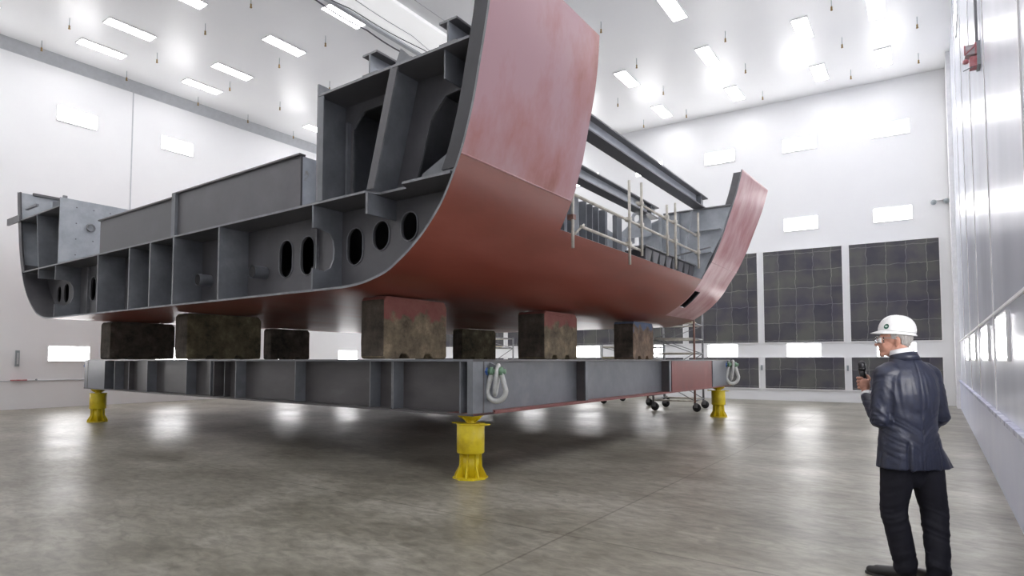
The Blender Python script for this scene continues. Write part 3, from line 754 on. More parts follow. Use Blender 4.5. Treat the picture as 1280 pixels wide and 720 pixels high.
# stiffeners on the side facing the camera's right
for y in (3.02, 6.75):
    mb = MB(); mb.box(-FW + .01, -.012, y - .02, y + .02, FZ0 + .03, FZ1 - .03, 0); mb.box(-.03, -.01, y - .06, y + .02, FZ0 + .03, FZ1 - .03, 2); fp('stiffener', mb)
mb = MB(); mb.box(-.10, -.004, .004, .02, FZ0 + .03, FZ1 - .03, 2); mb.box(-.02, -.004, .02, FW + .2, FZ0 + .03, FZ1 - .03, 2); fp('corner_plate', mb)
mb = MB(); mb.box(-.03, -.02, 6.85, 9.6, FZ0 + .03, FZ1 - .03, 3); fp('red_panel', mb, label='panel painted faded red near the far corner')
mb = MB(); mb.box(-.03, -.004, 9.62, D - .01, FZ0 + .03, FZ1 - .03, 2); fp('corner_plate', mb)
mb = MB(); mb.box(-W + .004, -W + 1.15, .004, .03, FZ0 + .03, FZ1 - .03, 2); mb.box(-W + 1.15, -W + 1.25, .004, FW - .012, FZ0 + .03, FZ1 - .03, 2); fp('corner_plate', mb, label='pale grey plate closing the left corner')
mb = MB(); mb.box(-.015, .012, .45, 3.0, FZ0 + .02, FZ0 + .045, 0); fp('flange_strip', mb, [M['redpanel']])

# ------------------------------------------------------------------ yellow jack stands
st = thing('jack_stand', '', 'stand', (0, 0, 0))
mb = MB(); mb.lathe([(.235, 0), (.235, .02)], n=8, smooth=False); L0(mb, 'base_plate', M['yellow'], st)
mb = MB(); mb.lathe([(.125, .02), (.125, .34)], n=28); L0(mb, 'lower_tube', M['yellow'], st)
for k in range(8):
    a = 2 * PI * (k + .5) / 8; ca, sa = math.cos(a), math.sin(a)
    mb = MB(); poly = [(.12, .02), (.22, .02), (.21, .06), (.155, .16), (.15, .33), (.12, .33)]
    V = []
    for s_ in (-.008, .008):
        for (r_, z_) in poly: V.append((r_ * ca - s_ * sa, r_ * sa + s_ * ca, z_))
    n = len(poly); mb.add(V, [tuple(range(n)), tuple(range(2 * n - 1, n - 1, -1))] + [(i, (i + 1) % n, n + (i + 1) % n, n + i) for i in range(n)])
    L0(mb, 'gusset', M['yellow'], st)
mb = MB(); mb.lathe([(.178, .33), (.182, .34), (.182, .70), (.178, .705)], n=32); L0(mb, 'upper_tube', M['yellow'], st)
mb = MB(); mb.lathe([(.19, .705), (.19, .72)], n=32); mb.box(-.28, .28, -.05, .05, .703, .718); L0(mb, 'top_plate', M['yellow'], st)
mb = MB(); mb.lathe([(.07, .72), (.07, .755), (.17, .81), (.175, .826)], n=8, smooth=False)
for k in range(4):
    a = PI / 4 * (2 * k); mb.tube([(.05 * math.cos(a), .05 * math.sin(a), .725), (.16 * math.cos(a), .16 * math.sin(a), .80)], .012, 6)
L0(mb, 'saddle', M['yellow'], st)
def fl(x, y, z=0):
    c, s = math.cos(ROT), math.sin(ROT); return (-4.80 + x * c - y * s, 6.02 + x * s + y * c, z)
first_st = True
for (x, y, lb) in ((-.22, .22, 'yellow steel jack stand under the near corner of the beam frame'),
                   (-12.45, .22, 'yellow steel jack stand under the left corner of the beam frame'),
                   (-.22, 10.75, 'yellow steel jack stand under the far right corner of the beam frame')):
    o = st if first_st else dup(st); first_st = False
    o.location = fl(x, y); o['label'] = lb; o['category'] = 'stand'; o['group'] = 'jack stands under the frame'

# ------------------------------------------------------------------ shackles at the frame corners
def shackle(loc, rz, label, sc=1.0):
    t = thing('shackle', label, 'shackle', loc, rz, 'corner shackles'); t.scale = (sc, sc, sc)
    bow = []
    for k in range(25):
        u = k / 24; a = PI * u
        if u < .25: q = u / .25; bow.append((-.055 - .055 * q, 0, -.02 - .20 * q))
        elif u > .75: q = (1 - u) / .25; bow.append((.055 + .055 * q, 0, -.02 - .20 * q))
        else:
            q = (u - .25) / .5; bow.append((-.11 * math.cos(PI * q), 0, -.22 - .12 * math.sin(PI * q)))
    mb = MB(); mb.tube(bow, .030, 12); L0(mb, 'bow', M['chain'], t)
    mb = MB(); mb.tube([(-.11, 0, 0), (.11, 0, 0)], .028, 14); mb.lathe([(.05, -.075), (.05, -.035)], n=16, axis='x'); mb.lathe([(.05, .035), (.05, .075)], n=16, axis='x'); L0(mb, 'pin', M['pin_green'], t)
    mb = MB(); mb.lathe([(.05, -.14), (.05, -.10)], n=6, axis='x', smooth=False); L0(mb, 'nut', M['pin_blue'], t)
    # second link hanging through the bow
    lk = []
    for k in range(28):
        a = 2 * PI * k / 28; lk.append((.02 * math.sin(a), .02 + .065 * math.cos(a), .0 + .17 * math.sin(a) - .10))
    mb = MB(); mb.tube(lk, .024, 10, closed=True); L0(mb, 'link', M['chain'], t)
    return t
for (x_, y_, z_) in ((.0, .36, 1.40), (.0, 10.9, 1.42)):
    mb = MB(); mb.prism([(x_ - .01, z_ - .10), (x_ + .10, z_ - .06), (x_ + .15, z_ - .02), (x_ + .15, z_ + .04), (x_ + .10, z_ + .08), (x_ - .01, z_ + .12)], 'y', y_ - .02, y_ + .02); fp('lifting_lug', mb, [M['grey2']])
shackle((fl(.10, .36)[0], fl(.10, .36)[1], 1.40), math.radians(25), 'heavy pale shackle with green pin hanging at the near corner of the frame', 1.15)
shackle((fl(.12, 10.9)[0], fl(.12, 10.9)[1], 1.42), math.radians(30), 'heavy white shackle hanging at the far right corner of the frame', 1.5)
shackle((fl(-12.86, .15)[0], fl(-12.86, .15)[1], 1.40), math.radians(30), 'small dark-looking shackle hanging at the left end of the frame', .9)

# ------------------------------------------------------------------ concrete blocks
def block(x0, x1, y0, y1, mat, label, h=.925):
    """bevelled block, two fork slots running through it along x"""
    t = [(y0, 0), None]; L_ = y1 - y0; z = 0; c = .035
    poly = [(0, .03), (.03, 0)]
    for u in (.30, .68):
        m_ = u * L_; poly += [(m_ - .10, 0), (m_ - .055, .075), (m_ + .055, .075), (m_ + .10, 0)]
    poly += [(L_ - .03, 0), (L_, .03), (L_, h - .09), (L_ - .07, h), (.05, h), (0, h - .06)]
    mb = MB(); mb.prism(poly, 'x', 0, x1 - x0)
    o = mb.build('concrete_block', mat, origin=(0, 0, 0)); o.location = (x0, y0, FZ1 + .008)
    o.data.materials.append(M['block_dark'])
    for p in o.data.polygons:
        if p.normal.y < -.9: p.material_index = 1  # camera-facing sides take the darker concrete as painted shade
    bv = o.modifiers.new('bevel', 'BEVEL'); bv.width = .035; bv.segments = 3; bv.limit_method = 'ANGLE'
    dp = o.modifiers.new('sub', 'SUBSURF'); dp.subdivision_type = 'SIMPLE'; dp.levels = 2; dp.render_levels = 2
    tex = bpy.data.textures.new('chips', 'CLOUDS'); tex.noise_scale = .12; tex.noise_depth = 3
    d = o.modifiers.new('chips', 'DISPLACE'); d.texture = tex; d.strength = .02; d.mid_level = .5; d.texture_coords = 'LOCAL'
    tag(o, label, 'concrete block', 'concrete blocks on the frame')
    return o
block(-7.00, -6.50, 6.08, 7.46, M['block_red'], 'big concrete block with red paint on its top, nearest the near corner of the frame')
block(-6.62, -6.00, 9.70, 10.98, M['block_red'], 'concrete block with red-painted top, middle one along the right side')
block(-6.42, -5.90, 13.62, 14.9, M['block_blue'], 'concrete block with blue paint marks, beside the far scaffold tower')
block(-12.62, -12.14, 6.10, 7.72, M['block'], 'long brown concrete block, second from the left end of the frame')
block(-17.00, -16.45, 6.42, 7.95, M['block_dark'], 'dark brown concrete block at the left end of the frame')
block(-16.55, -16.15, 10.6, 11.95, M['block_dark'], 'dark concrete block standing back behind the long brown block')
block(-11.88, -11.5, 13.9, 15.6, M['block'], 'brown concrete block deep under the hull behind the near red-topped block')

# ------------------------------------------------------------------ scaffold towers on wheels
def tower(name, label, loc, w, d, h, rz, bays, mats=('tube_grey', 'tube_rust')):
    t = thing(name, label, 'scaffold', loc, rz)
    z0 = .24
    for (x, y) in ((0, 0), (w, 0), (0, d), (w, d)):
        mb = MB(); mb.tube([(x, y, z0), (x, y, h)], .032, 8); L0(mb, 'standard', M[mats[0] if x == 0 or y else mats[1]], t)
        mb = MB(); mb.lathe([(.04, -.02), (.12, -.025), (.125, 0), (.12, .025), (.04, .03)], c=(x + .05, y, .125), n=20, axis='y'); wh = L0(mb, 'castor_wheel', M['rubber'], t)
        mb = MB(); mb.box(x - .03, x + .08, y - .045, y - .035, .12, .26); mb.box(x - .03, x + .08, y + .035, y + .045, .12, .26); mb.box(x - .03, x + .08, y - .045, y + .045, .25, .265); L0(mb, 'castor_fork', M['tube_grey'], t)
    for k, z in enumerate(bays):
        for y in (0, d): mb = MB(); mb.tube([(0, y, z), (w, y, z)], .026, 8); L0(mb, 'ledger', M['tube'], t)
        for x in (0, w): mb = MB(); mb.tube([(x, 0, z), (x, d, z)], .026, 8); L0(mb, 'ledger', M['tube_grey'], t)
    for k in range(len(bays) - 1):
        za, zb = bays[k], bays[k + 1]
        for y in (0, d):
            p = [(0, y, za), (w, y, zb)] if k % 2 else [(w, y, za), (0, y, zb)]
            mb = MB(); mb.tube(p, .014, 6); L0(mb, 'diagonal_brace', M['tube_grey'], t)
    mb = MB(); mb.box(.05, w - .05, -.1, d * .45, bays[-2] + .02, bays[-2] + .07); L0(mb, 'platform', M['plank'], t)
    return t
tower('scaffold_tower', 'grey tube scaffold tower on wheels beside the far end of the hull', (-7.05, 17.75, 0), 1.25, 1.5, 3.15, math.radians(8), [.32, 1.0, 1.75, 2.2, 2.65, 3.05])
tower('scaffold_tower', 'second wheeled scaffold tower farther back, mostly hidden behind the frame', (-9.6, 19.4, 0), 1.7, 1.6, 2.1, math.radians(0), [.34, 1.05, 1.6, 2.0])
tw = tower('scaffold_tower', 'low wheeled scaffold with crossed braces seen under the hull between blocks', (-16.2, 19.6, 0), 1.7, 1.3, 2.5, 0, [.34, 1.1, 2.05, 2.45])

# ------------------------------------------------------------------ wall equipment
t = thing('wall_heater', 'red and grey boxy unit mounted high on the right wall with a conduit above', 'wall unit', (xr(10.6), 10.6, 5.65))
mb = MB(); mb.box(xr(10.6) - .04, xr(10.6), 10.48, 10.74, 5.69, 6.03); mb.build('back_plate', M['boxgrey'], t)
mb = MB(); mb.box(xr(10.6) - .17, xr(10.6) - .04, 10.52, 10.70, 5.87, 6.01); mb.build('housing', M['boxpale'], t)
mb = MB(); mb.tube([(xr(10.6) - .17, 10.51, 5.88), (xr(10.6) - .04, 10.51, 6.0)], .008, 6); mb.tube([(xr(10.6) - .175, 10.51, 5.87), (xr(10.6) - .175, 10.51, 6.01)], .010, 6); mb.box(xr(10.6) - .06, xr(10.6) - .035, 10.50, 10.72, 5.86, 6.02); mb.build('guard_bars', M['boxred'], t)
mb = MB(); mb.box(xr(10.6) - .12, xr(10.6) - .04, 10.52, 10.70, 5.70, 5.84); mb.build('lower_housing', M['boxred'], t)
mb = MB(); mb.lathe([(.02, 0), (.035, .02), (.035, .05), (.02, .07)], c=(xr(10.6) - .20, 10.55, 5.79), n=14, axis='x'); mb.build('warning_lamp', M['boxred'], t)
mb = MB(); mb.tube([(xr(10.6) - .20, 10.55, 5.66), (xr(10.6) - .04, 10.55, 5.72)], .008, 6); mb.build('bracket_arm', M['boxgrey'], t)
mb = MB(); mb.tube([(xr(10.6) - .03, 10.6, 6.02), (xr(10.6) - .04, 10.6, ZC)], .018, 8); mb.tube([(xr(10.6) - .03, 10.70, 6.02), (xr(10.6) - .04, 10.72, ZC)], .012, 8); mb.build('conduit', M['cable_light'], t)
t = thing('security_camera', 'small white camera high in the back right corner of the hall', 'camera', (.42, yb(.42), 7.1))
mb = MB(); mb.box(.22, .62, yb(.42) - .08, yb(.42), 7.05, 7.13); mb.build('mount', M['white_trim'], t)
for x in (.24, .6):
    mb = MB(); mb.ball((x, yb(.4) - .14, 6.98), (.09, .09, .09)); mb.build('lens_dome', M['boxgrey'], t)
mb = MB(); mb.box(XL, XL + .06, 6.56, 6.66, 1.35, 1.85); mb.box(XL + .06, XL + .08, 6.59, 6.63, 1.42, 1.78, 1)
tag(mb.build('wall_fixture', [M['boxgrey'], M['grey_trim']], origin=(XL, 6.6, 1.35)), 'slim grey recessed handle on the left wall beside the low light panel', 'handle')
mb = MB(); mb.box(XL + .05, XL + .14, 6.45, 6.85, .90, .935); mb.ball((XL + .1, 7.1, .925), (.03, .03, .025), mi=1)
tag(mb.build('cloth_scrap', [M['boxred'], M['boxgrey']], origin=(XL + .1, 6.6, .9)), 'small reddish scrap lying on the ledge of the left wall', 'scrap')

# ------------------------------------------------------------------ person
def bake(mb, name, mats, parent, voxel, smooth=4, deform=None):
    me = bpy.data.meshes.new('raw'); me.from_pydata([Vector(v) for v in mb.v], [], mb.f)
    bm = bmesh.new(); bm.from_mesh(me); bmesh.ops.recalc_face_normals(bm, faces=bm.faces); bm.to_mesh(me); bm.free()
    ob = bpy.data.objects.new('raw', me); C.objects.link(ob)
    r = ob.modifiers.new('r', 'REMESH'); r.mode = 'VOXEL'; r.voxel_size = voxel
    s = ob.modifiers.new('s', 'SMOOTH'); s.factor = .5; s.iterations = smooth
    dg = bpy.context.evaluated_depsgraph_get(); dg.update()
    m2 = bpy.data.meshes.new_from_object(ob.evaluated_get(dg))
    bpy.data.objects.remove(ob)
    m2.name = name
    if deform:
        m2.update(); nr = [v.normal.copy() for v in m2.vertices]
        for v, n in zip(m2.vertices, nr): v.co = deform(v.co.copy(), n)
    m2.materials.clear()
    for m in mats: m2.materials.append(m)
    for p in m2.polygons: p.use_smooth = True; p.material_index = 0
    o = bpy.data.objects.new(name, m2); C.objects.link(o); o.parent = parent
    return o
def ring_loft(mb, rings, n=40):
    """rings: (cx, cy, z, rx, ry, yaw, squareness)"""
    V = []; F = []
    for (cx, cy, z, rx, ry, yw, sq) in rings:
        for k in range(n):
            a = 2 * PI * k / n; c, s = math.cos(a), math.sin(a); e = 2 / sq
            x = rx * math.copysign(abs(c) ** e, c); y = ry * math.copysign(abs(s) ** e, s)
            V.append((cx + x * math.cos(yw) - y * math.sin(yw), cy + x * math.sin(yw) + y * math.cos(yw), z))
    N = len(rings)
    for i in range(N - 1):
        for k in range(n):
            l = (k + 1) % n; F.append((i * n + k, i * n + l, (i + 1) * n + l, (i + 1) * n + k))
    F.append(tuple(range(n))[::-1]); F.append(tuple((N - 1) * n + k for k in range(n)))
    mb.add(V, F, 0, True)

M['skin'] = noise_mat('skin', [(.3, (.40, .19, .135)), (.55, (.52, .27, .20)), (.8, (.60, .34, .26))], 14, (.42, .55), spec=.4)
M['suit'] = noise_mat('navy_suit_cloth', [(.3, (.007, .009, .024)), (.7, (.013, .018, .044))], 20, (.42, .55), bump=.25, bump_scale=14, spec=.6)
M['suit'].node_tree.nodes['Principled BSDF'].inputs['Sheen Weight'].default_value = .06
M['trouser'] = noise_mat('black_trouser_cloth', [(.3, (.007, .007, .012)), (.7, (.013, .013, .020))], 18, (.65, .8), bump=.2, bump_scale=10, spec=.25)
M['shirt'] = flat_mat('white_shirt_cloth', (.78, .78, .80), .7)
M['helmet'] = flat_mat('white_hard_hat_plastic', (.80, .80, .80), .22)
M['shoe'] = flat_mat('black_shoe_leather', (.012, .011, .012), .3)
M['sole'] = flat_mat('dark_shoe_sole', (.03, .028, .028), .6)
M['hair'] = noise_mat('short_grey_hair', [(.3, (.22, .20, .19)), (.7, (.45, .43, .41))], 90, (.6, .8), stretch=(1, 1, .3), bump=.5, bump_scale=80)
M['black'] = flat_mat('matt_black_plastic', (.012, .012, .014), .35)
M['mesh_metal'] = flat_mat('dark_microphone_grille', (.05, .05, .055), .4, .8)
M['logo'] = flat_mat('dark_green_sticker', (.02, .10, .07), .5)
M['logo_w'] = flat_mat('pale_sticker', (.55, .62, .60), .5)
M['eye'] = flat_mat('eye_white', (.75, .73, .70), .25)
M['iris'] = flat_mat('dark_iris', (.03, .025, .02), .2)
M['lip'] = flat_mat('lip_skin', (.42, .15, .12), .45)
mg, ntg, bg = new_mat('clear_safety_lens'); bg.inputs['Base Color'].default_value = (.95, .97, 1, 1); bg.inputs['Roughness'].default_value = .03
bg.inputs['Transmission Weight'].default_value = 1; bg.inputs['IOR'].default_value = 1.25; M['lens'] = mg

PYAW = YAW_ = math.radians(34.8584)
A_ = Vector((-math.sin(PYAW), math.cos(PYAW), 0)); R_v = Vector((math.cos(PYAW), math.sin(PYAW), 0))
PO = A_ * 4.3 + R_v * 2.855
man = thing('person', 'man seen from behind in dark suit and white hard hat, holding up a microphone', 'person', PO, PYAW)

# head frame: forward turned to the left of the body
HY = math.radians(56); HC = Vector((-.070, .085, 1.692))
Rh = Matrix.Rotation(HY, 3, 'Z') @ Matrix.Rotation(math.radians(-1), 3, 'X')
def hp(x, y, z): return HC + Rh @ Vector((x, y, z))
body = MB()
body.ball(hp(0, -.020, .024), (.074, .098, .098), Rh)             # cranium
body.ball(hp(0, .026, -.035), (.063, .068, .080), Rh)             # face
body.ball(hp(0, .010, -.072), (.057, .070, .048), Rh)             # jaw
body.ball(hp(0, .072, -.100), (.024, .020, .019), Rh)             # chin
body.ball(hp(0, .066, -.068), (.028, .026, .020), Rh)             # mouth mound
body.capsule(hp(0, .080, .016), .010, hp(0, .106, -.026), .0125, 12)      # nose
body.ball(hp(-.011, .096, -.032), (.009, .010, .008), Rh); body.ball(hp(.011, .096, -.032), (.009, .010, .008), Rh)
body.capsule(hp(-.045, .070, .030), .011, hp(.045, .070, .030), .011, 12)   # brow
for s in (-1, 1):
    body.ball(hp(s * .040, .058, -.025), (.022, .020, .018), Rh)  # cheek
    body.capsule(hp(s * .058, -.025, -.060), .021, hp(s * .022, .066, -.098), .016, 12)   # jaw line
    er = Rh @ Matrix.Rotation(s * .35, 3, 'Z')
    body.ball(hp(s * .077, -.030, -.006), (.009, .020, .034), er)
    body.ball(hp(s * .075, -.022, -.032), (.008, .010, .013), er)
body.capsule((-.052, .055, 1.63), .060, (-.028, .015, 1.50), .072, 24)     # neck
SL = Vector((-.185, -.01, 1.468)); SR = Vector((.135, .03, 1.468))
EL = Vector((-.245, -.02, 1.135)); WL = Vector((-.222, .165, 1.285)); HL = Vector((-.222, .215, 1.345))
ER = Vector((.218, .03, 1.15)); WR = Vector((.17, .22, .985))
BY = math.radians(8)
ring_loft(body, [(-.02, 0, .80, .15, .10, BY, 2), (-.02, 0, .95, .16, .105, BY, 2), (-.03, 0, 1.1, .15, .10, BY, 2), (-.03, 0, 1.36, .17, .11, BY, 2), (-.03, .005, 1.48, .13, .08, BY, 2), (-.03, .01, 1.54, .07, .06, BY, 2)], 32)
body.capsule(SL, .045, EL, .036); body.capsule(EL, .036, WL, .026); body.capsule(SR, .045, ER, .036); body.capsule(ER, .036, WR, .026)
body.capsule((-.115, 0, .86), .075, (-.140, .03, .48), .05); body.capsule((-.14, .03, .48), .05, (-.10, -.02, .10), .036)
body.capsule((.085, 0, .86), .075, (.105, -.02, .48), .05); body.capsule((.105, -.02, .48), .05, (.05, -.13, .10), .036)
# left hand closed round the microphone (mic axis nearly upright)
MD = Vector((-.06, .03, 1)).normalized(); MC = Vector((-.205, .235, 1.375))
def mpt(a, r, h):   # point around mic axis; a=0 is away from camera
    u = Vector((1, 0, 0)); v = Vector((0, 1, 0))
    return MC + (u * math.sin(a) + v * math.cos(a)) * r + MD * h
palm0 = WL + Vector((.0, .02, .025))
body.capsule(WL, .026, palm0, .027)
pc = mpt(math.radians(200), .040, -.012)
body.ball(pc, (.038, .030, .050)); body.capsule(palm0, .026, pc, .027)
for k, (h, rr, ln) in enumerate(((.040, .0112, 1.0), (.014, .0116, 1.06), (-.012, .0112, 1.0), (-.036, .0098, .86))):
    a0 = math.radians(225); rad = .037
    pts = [mpt(a0 + math.radians(t) * ln, rad + (.006 if i in (1, 3) else 0), h) for i, t in enumerate((0, 42, 84, 126, 160))]
    for i in range(4): body.capsule(pts[i], rr * (1 - .06 * i), pts[i + 1], rr * (1 - .06 * (i + 1)), 10, 4)
tp = [mpt(math.radians(165), .040, .005), mpt(math.radians(135), .042, .035), mpt(math.radians(95), .034, .055), mpt(math.radians(60), .030, .060)]
for i in range(3): body.capsule(tp[i], .0135 - .0012 * i, tp[i + 1], .0125 - .0012 * i, 10, 4)
# right hand, relaxed in front of the hip
rh = WR + Vector((-.045, .035, -.05)); body.capsule(WR, .026, rh, .028); body.ball(rh, (.03, .022, .042))
for k in range(4):
    b0 = rh + Vector((-.022 + .004 * k, .018 - .016 * k, -.028)); L_ = (.034, .038, .036, .029)[k]
    b1 = b0 + Vector((-.010, .004, -L_)); b2 = b1 + Vector((-.018, -.002, -L_ * .62)); b3 = b2 + Vector((-.018, -.004, -L_ * .25))
    body.capsule(b0, .0095, b1, .009, 10, 4); body.capsule(b1, .009, b2, .0082, 10, 4); body.capsule(b2, .0082, b3, .0072, 10, 4)
b0 = rh + Vector((-.01, .028, .01)); b1 = b0 + Vector((-.026, .012, -.022)); b2 = b1 + Vector((-.012, .002, -.026))
body.capsule(b0, .012, b1, .0105, 10, 4); body.capsule(b1, .0105, b2, .009, 10, 4)
bake(body, 'body', [M['skin']], man, .0042, 3)

for s in (-1, 1):
    mb = MB(); mb.ball(hp(s * .030, .081, .006), (.0125, .0125, .0125), Rh, 16, 10); e = L0(mb, 'eye', M['eye'], man)
    mb = MB(); mb.ball(hp(s * .030, .0895, .006), (.006, .005, .006), Rh, 12, 8); L0(mb, 'iris', M['iris'], e)
    mb = MB(); mb.tube([hp(s * .050, .088, .028), hp(s * .034, .098, .033), hp(s * .014, .100, .029)], .0035, 6); L0(mb, 'eyebrow', M['hair'], man)
mb = MB(); mb.tube([hp(-.022, .087, -.067), hp(-.010, .0935, -.065), hp(0, .095, -.066), hp(.010, .0935, -.065), hp(.022, .087, -.067)], [.002, .0042, .0045, .0042, .002], 8); L0(mb, 'lips', M['lip'], man)
# hair: back and sides below the hat
hair = MB(); hair.ball(hp(0, -.026, .022), (.079, .101, .096), Rh)
hair.ball(hp(0, -.062, -.022), (.056, .050, .045), Rh)
def hair_def(co, n):
    q = Rh.transposed() @ (co - HC)
    lim = .010 if q.z > .012 else -.048
    if q.y > lim:
        q.y = lim - .01; q.x *= .9; q.z = q.z if q.z > 0 else q.z
        return HC + Rh @ Vector((q.x * .92, q.y - .01, q.z))
    return co
bake(hair, 'hair', [M['hair']], man, .005, 2, hair_def)

# jacket
jk = MB()
ring_loft(jk, [(-.022, .00, .790, .238, .150, BY, 2.3), (-.022, .00, .86, .228, .148, BY, 2.3), (-.028, .0, .95, .214, .142, BY, 2.2), (-.034, .0, 1.05, .196, .132, BY, 2.2),
               (-.034, .0, 1.17, .196, .134, BY, 2.3), (-.030, .0, 1.31, .203, .140, BY, 2.4), (-.026, .005, 1.42, .200, .130, BY, 2.4), (-.024, .008, 1.485, .176, .110, BY, 2.2), (-.026, .014, 1.53, .125, .096, BY, 2), (-.030, .022, 1.56, .092, .085, BY, 2), (-.034, .028, 1.58, .080, .078, BY, 2)], 56)
jk.capsule(SL + Vector((.03, 0, -.015)), .085, SL + Vector((-.01, 0, -.03)), .078); jk.capsule(SR + Vector((-.03, 0, -.015)), .085, SR + Vector((.01, 0, -.03)), .078)
jk.capsule(SL + Vector((-.005, 0, -.03)), .079, EL, .064); jk.capsule(EL, .064, WL + Vector((0, -.012, -.012)), .046)
jk.capsule(SR + Vector((.01, 0, -.03)), .079, ER, .060); jk.capsule(ER, .060, WR, .046)
def seg_t(p, a, b_):
    d = b_ - a; t = (p - a).dot(d) / d.length_squared; return t, (p - (a + d * max(0, min(1, t)))).length
def fold(u, v, sd):
    """irregular creases: sharp ridges, stretched along v"""
    q = Vector((u, v, sd)); w_ = nz.noise(q * .6 + Vector((5, 1, 2)))
    a_ = 1 - abs(nz.noise(Vector((u + w_ * .8, v * .35, sd)))) * 2.2
    b2_ = 1 - abs(nz.noise(Vector((u * 1.9 + w_, v * .6, sd + 7)))) * 2.2
    return max(-.6, a_) * .65 + max(-.6, b2_) * .35
def jk_def(co, n):
    p = co.copy()
    best = None
    for k, (a, b_, am) in enumerate(((SL, EL, .010), (EL, WL, .011), (SR, ER, .009), (ER, WR, .009))):
        t, d = seg_t(p, a, b_)
        if -.1 < t < 1.1 and d < .09 and (best is None or d < best[0]): best = (d, t, k, am, a, b_)
    if best:
        d, t, k, am, a, b_ = best
        ax = (b_ - a).normalized(); u = ax.orthogonal().normalized(); v = ax.cross(u); r_ = p - a
        an = math.atan2(r_.dot(u), r_.dot(v))
        wgt = (.35 + .65 * t) if k in (0, 2) else (1.0 - .3 * t)
        co = co + n * am * wgt * (fold(t * 4.2 + math.sin(an) * .9, math.cos(an) * 1.6, k * 3.1) - .35)
    else:
        cx = p.x + .028; az = math.atan2(cx, -(p.y))          # 0 = middle of the back
        w1 = max(0, 1 - abs(p.z - 1.06) / .26)
        co = co + n * .009 * w1 * (fold(p.z * 15 - abs(az) * 1.3, az * 1.3, 1.7) - .35)
        w2 = max(0, min(1, (p.z - 1.12) / .15)) * max(0, min(1, (1.5 - p.z) / .12))
        co = co + n * .007 * w2 * (fold(az * 3.4 + p.z * 2.0, p.z * 5, 9.3) - .35)
        w3 = max(0, min(1, (.98 - p.z) / .12))
        co = co + n * .006 * w3 * (fold(az * 3.2, p.z * 4, 4.4) - .35)
        if p.z > .98: co = co - n * .004 * math.exp(-((az - .05) / .035) ** 2)
        if p.z < .99:
            k = min(1, (.99 - p.z) / .05)
            for v0 in (-.62, .92):
                dv = az - v0
                co = co - n * .016 * k * math.exp(-(dv / .045) ** 2)
                co = co + n * .009 * k * math.exp(-((dv - .12 * (1 if v0 < 0 else -1)) / .10) ** 2)
            flap = max(0, (.93 - p.z) / .14)
            if az > .9: co = co + Vector((.045, -.01, -.0)) * flap * min(1, (az - .9) / .5)
    return co
bake(jk, 'jacket', [M['suit']], man, .0065, 5, jk_def)
# jacket collar, shirt collar and cuffs
def collar(name, r0, r1, z0, z1, c0, c1, mat, th):
    mb = MB(); prof = []
    n = 40; V = []; F = []
    for (r, z, c) in ((r0, z0, c0), (r1, z1, c1), (r1 - th, z1, c1), (r0 - th, z0, c0)):
        for k in range(n):
            a = 2 * PI * k / n; V.append((c[0] + r * math.cos(a), c[1] + r * 1.0 * math.sin(a), z + .018 * -math.sin(a - .35)))
    for i in range(4):
        j = (i + 1) % 4
        for k in range(n): l = (k + 1) % n; F.append((i * n + k, i * n + l, j * n + l, j * n + k))
    mb.add(V, F, 0, True); return L0(mb, name, mat, man)
collar('jacket_collar', .098, .085, 1.535, 1.592, (-.030, .018), (-.036, .028), M['suit'], .012)
collar('shirt_collar', .082, .077, 1.56, 1.622, (-.034, .028), (-.042, .040), M['shirt'], .008)
d = (WL - EL).normalized(); mb = MB(); mb.tube([WL - d * .02, WL + d * .022], [.042, .040], 20); L0(mb, 'shirt_cuff', M['shirt'], man)
d = (WR - ER).normalized(); mb = MB(); mb.tube([WR - d * .02, WR + d * .03], [.042, .040], 20); L0(mb, 'shirt_cuff', M['shirt'], man)

# trousers
tr = MB()
ring_loft(tr, [(-.015, 0, .655, .085, .06, BY, 2), (-.015, 0, .70, .13, .085, BY, 2.2), (-.02, 0, .80, .165, .115, BY, 2.2), (-.02, 0, .88, .175, .12, BY, 2.2), (-.02, 0, 1.0, .165, .115, BY, 2.2)], 40)
LK = Vector((-.140, .03, .49)); LA = Vector((-.098, -.02, .10)); RK = Vector((.118, -.02, .49)); RA = Vector((.062, -.125, .10))
tr.capsule((-.105, 0, .84), .118, LK, .083, 28); tr.capsule(LK, .083, LA + Vector((0, 0, .04)), .074, 28); tr.capsule(LA + Vector((0, 0, .05)), .074, LA + Vector((0, 0, -.0)), .072, 28)
tr.capsule((.072, 0, .84), .116, RK, .084, 28); tr.capsule(RK, .084, RA + Vector((0, 0, .06)), .072, 28); tr.capsule(RA + Vector((0, 0, .06)), .072, RA + Vector((0, 0, .0)), .070, 28)
def tr_def(co, n):
    p = co.copy(); sg = 1 if p.x > 0 else -1
    w = .35 + max(0, 1 - abs(p.z - .44) / .18) + max(0, 1 - abs(p.z - .14) / .16) * 1.2
    return co + n * .0085 * w * (fold(p.z * 13 + sg * p.x * 6, p.y * 9 + p.x * 5, sg * 3.3) - .35)
bake(tr, 'trousers', [M['trouser']], man, .0065, 4, tr_def)

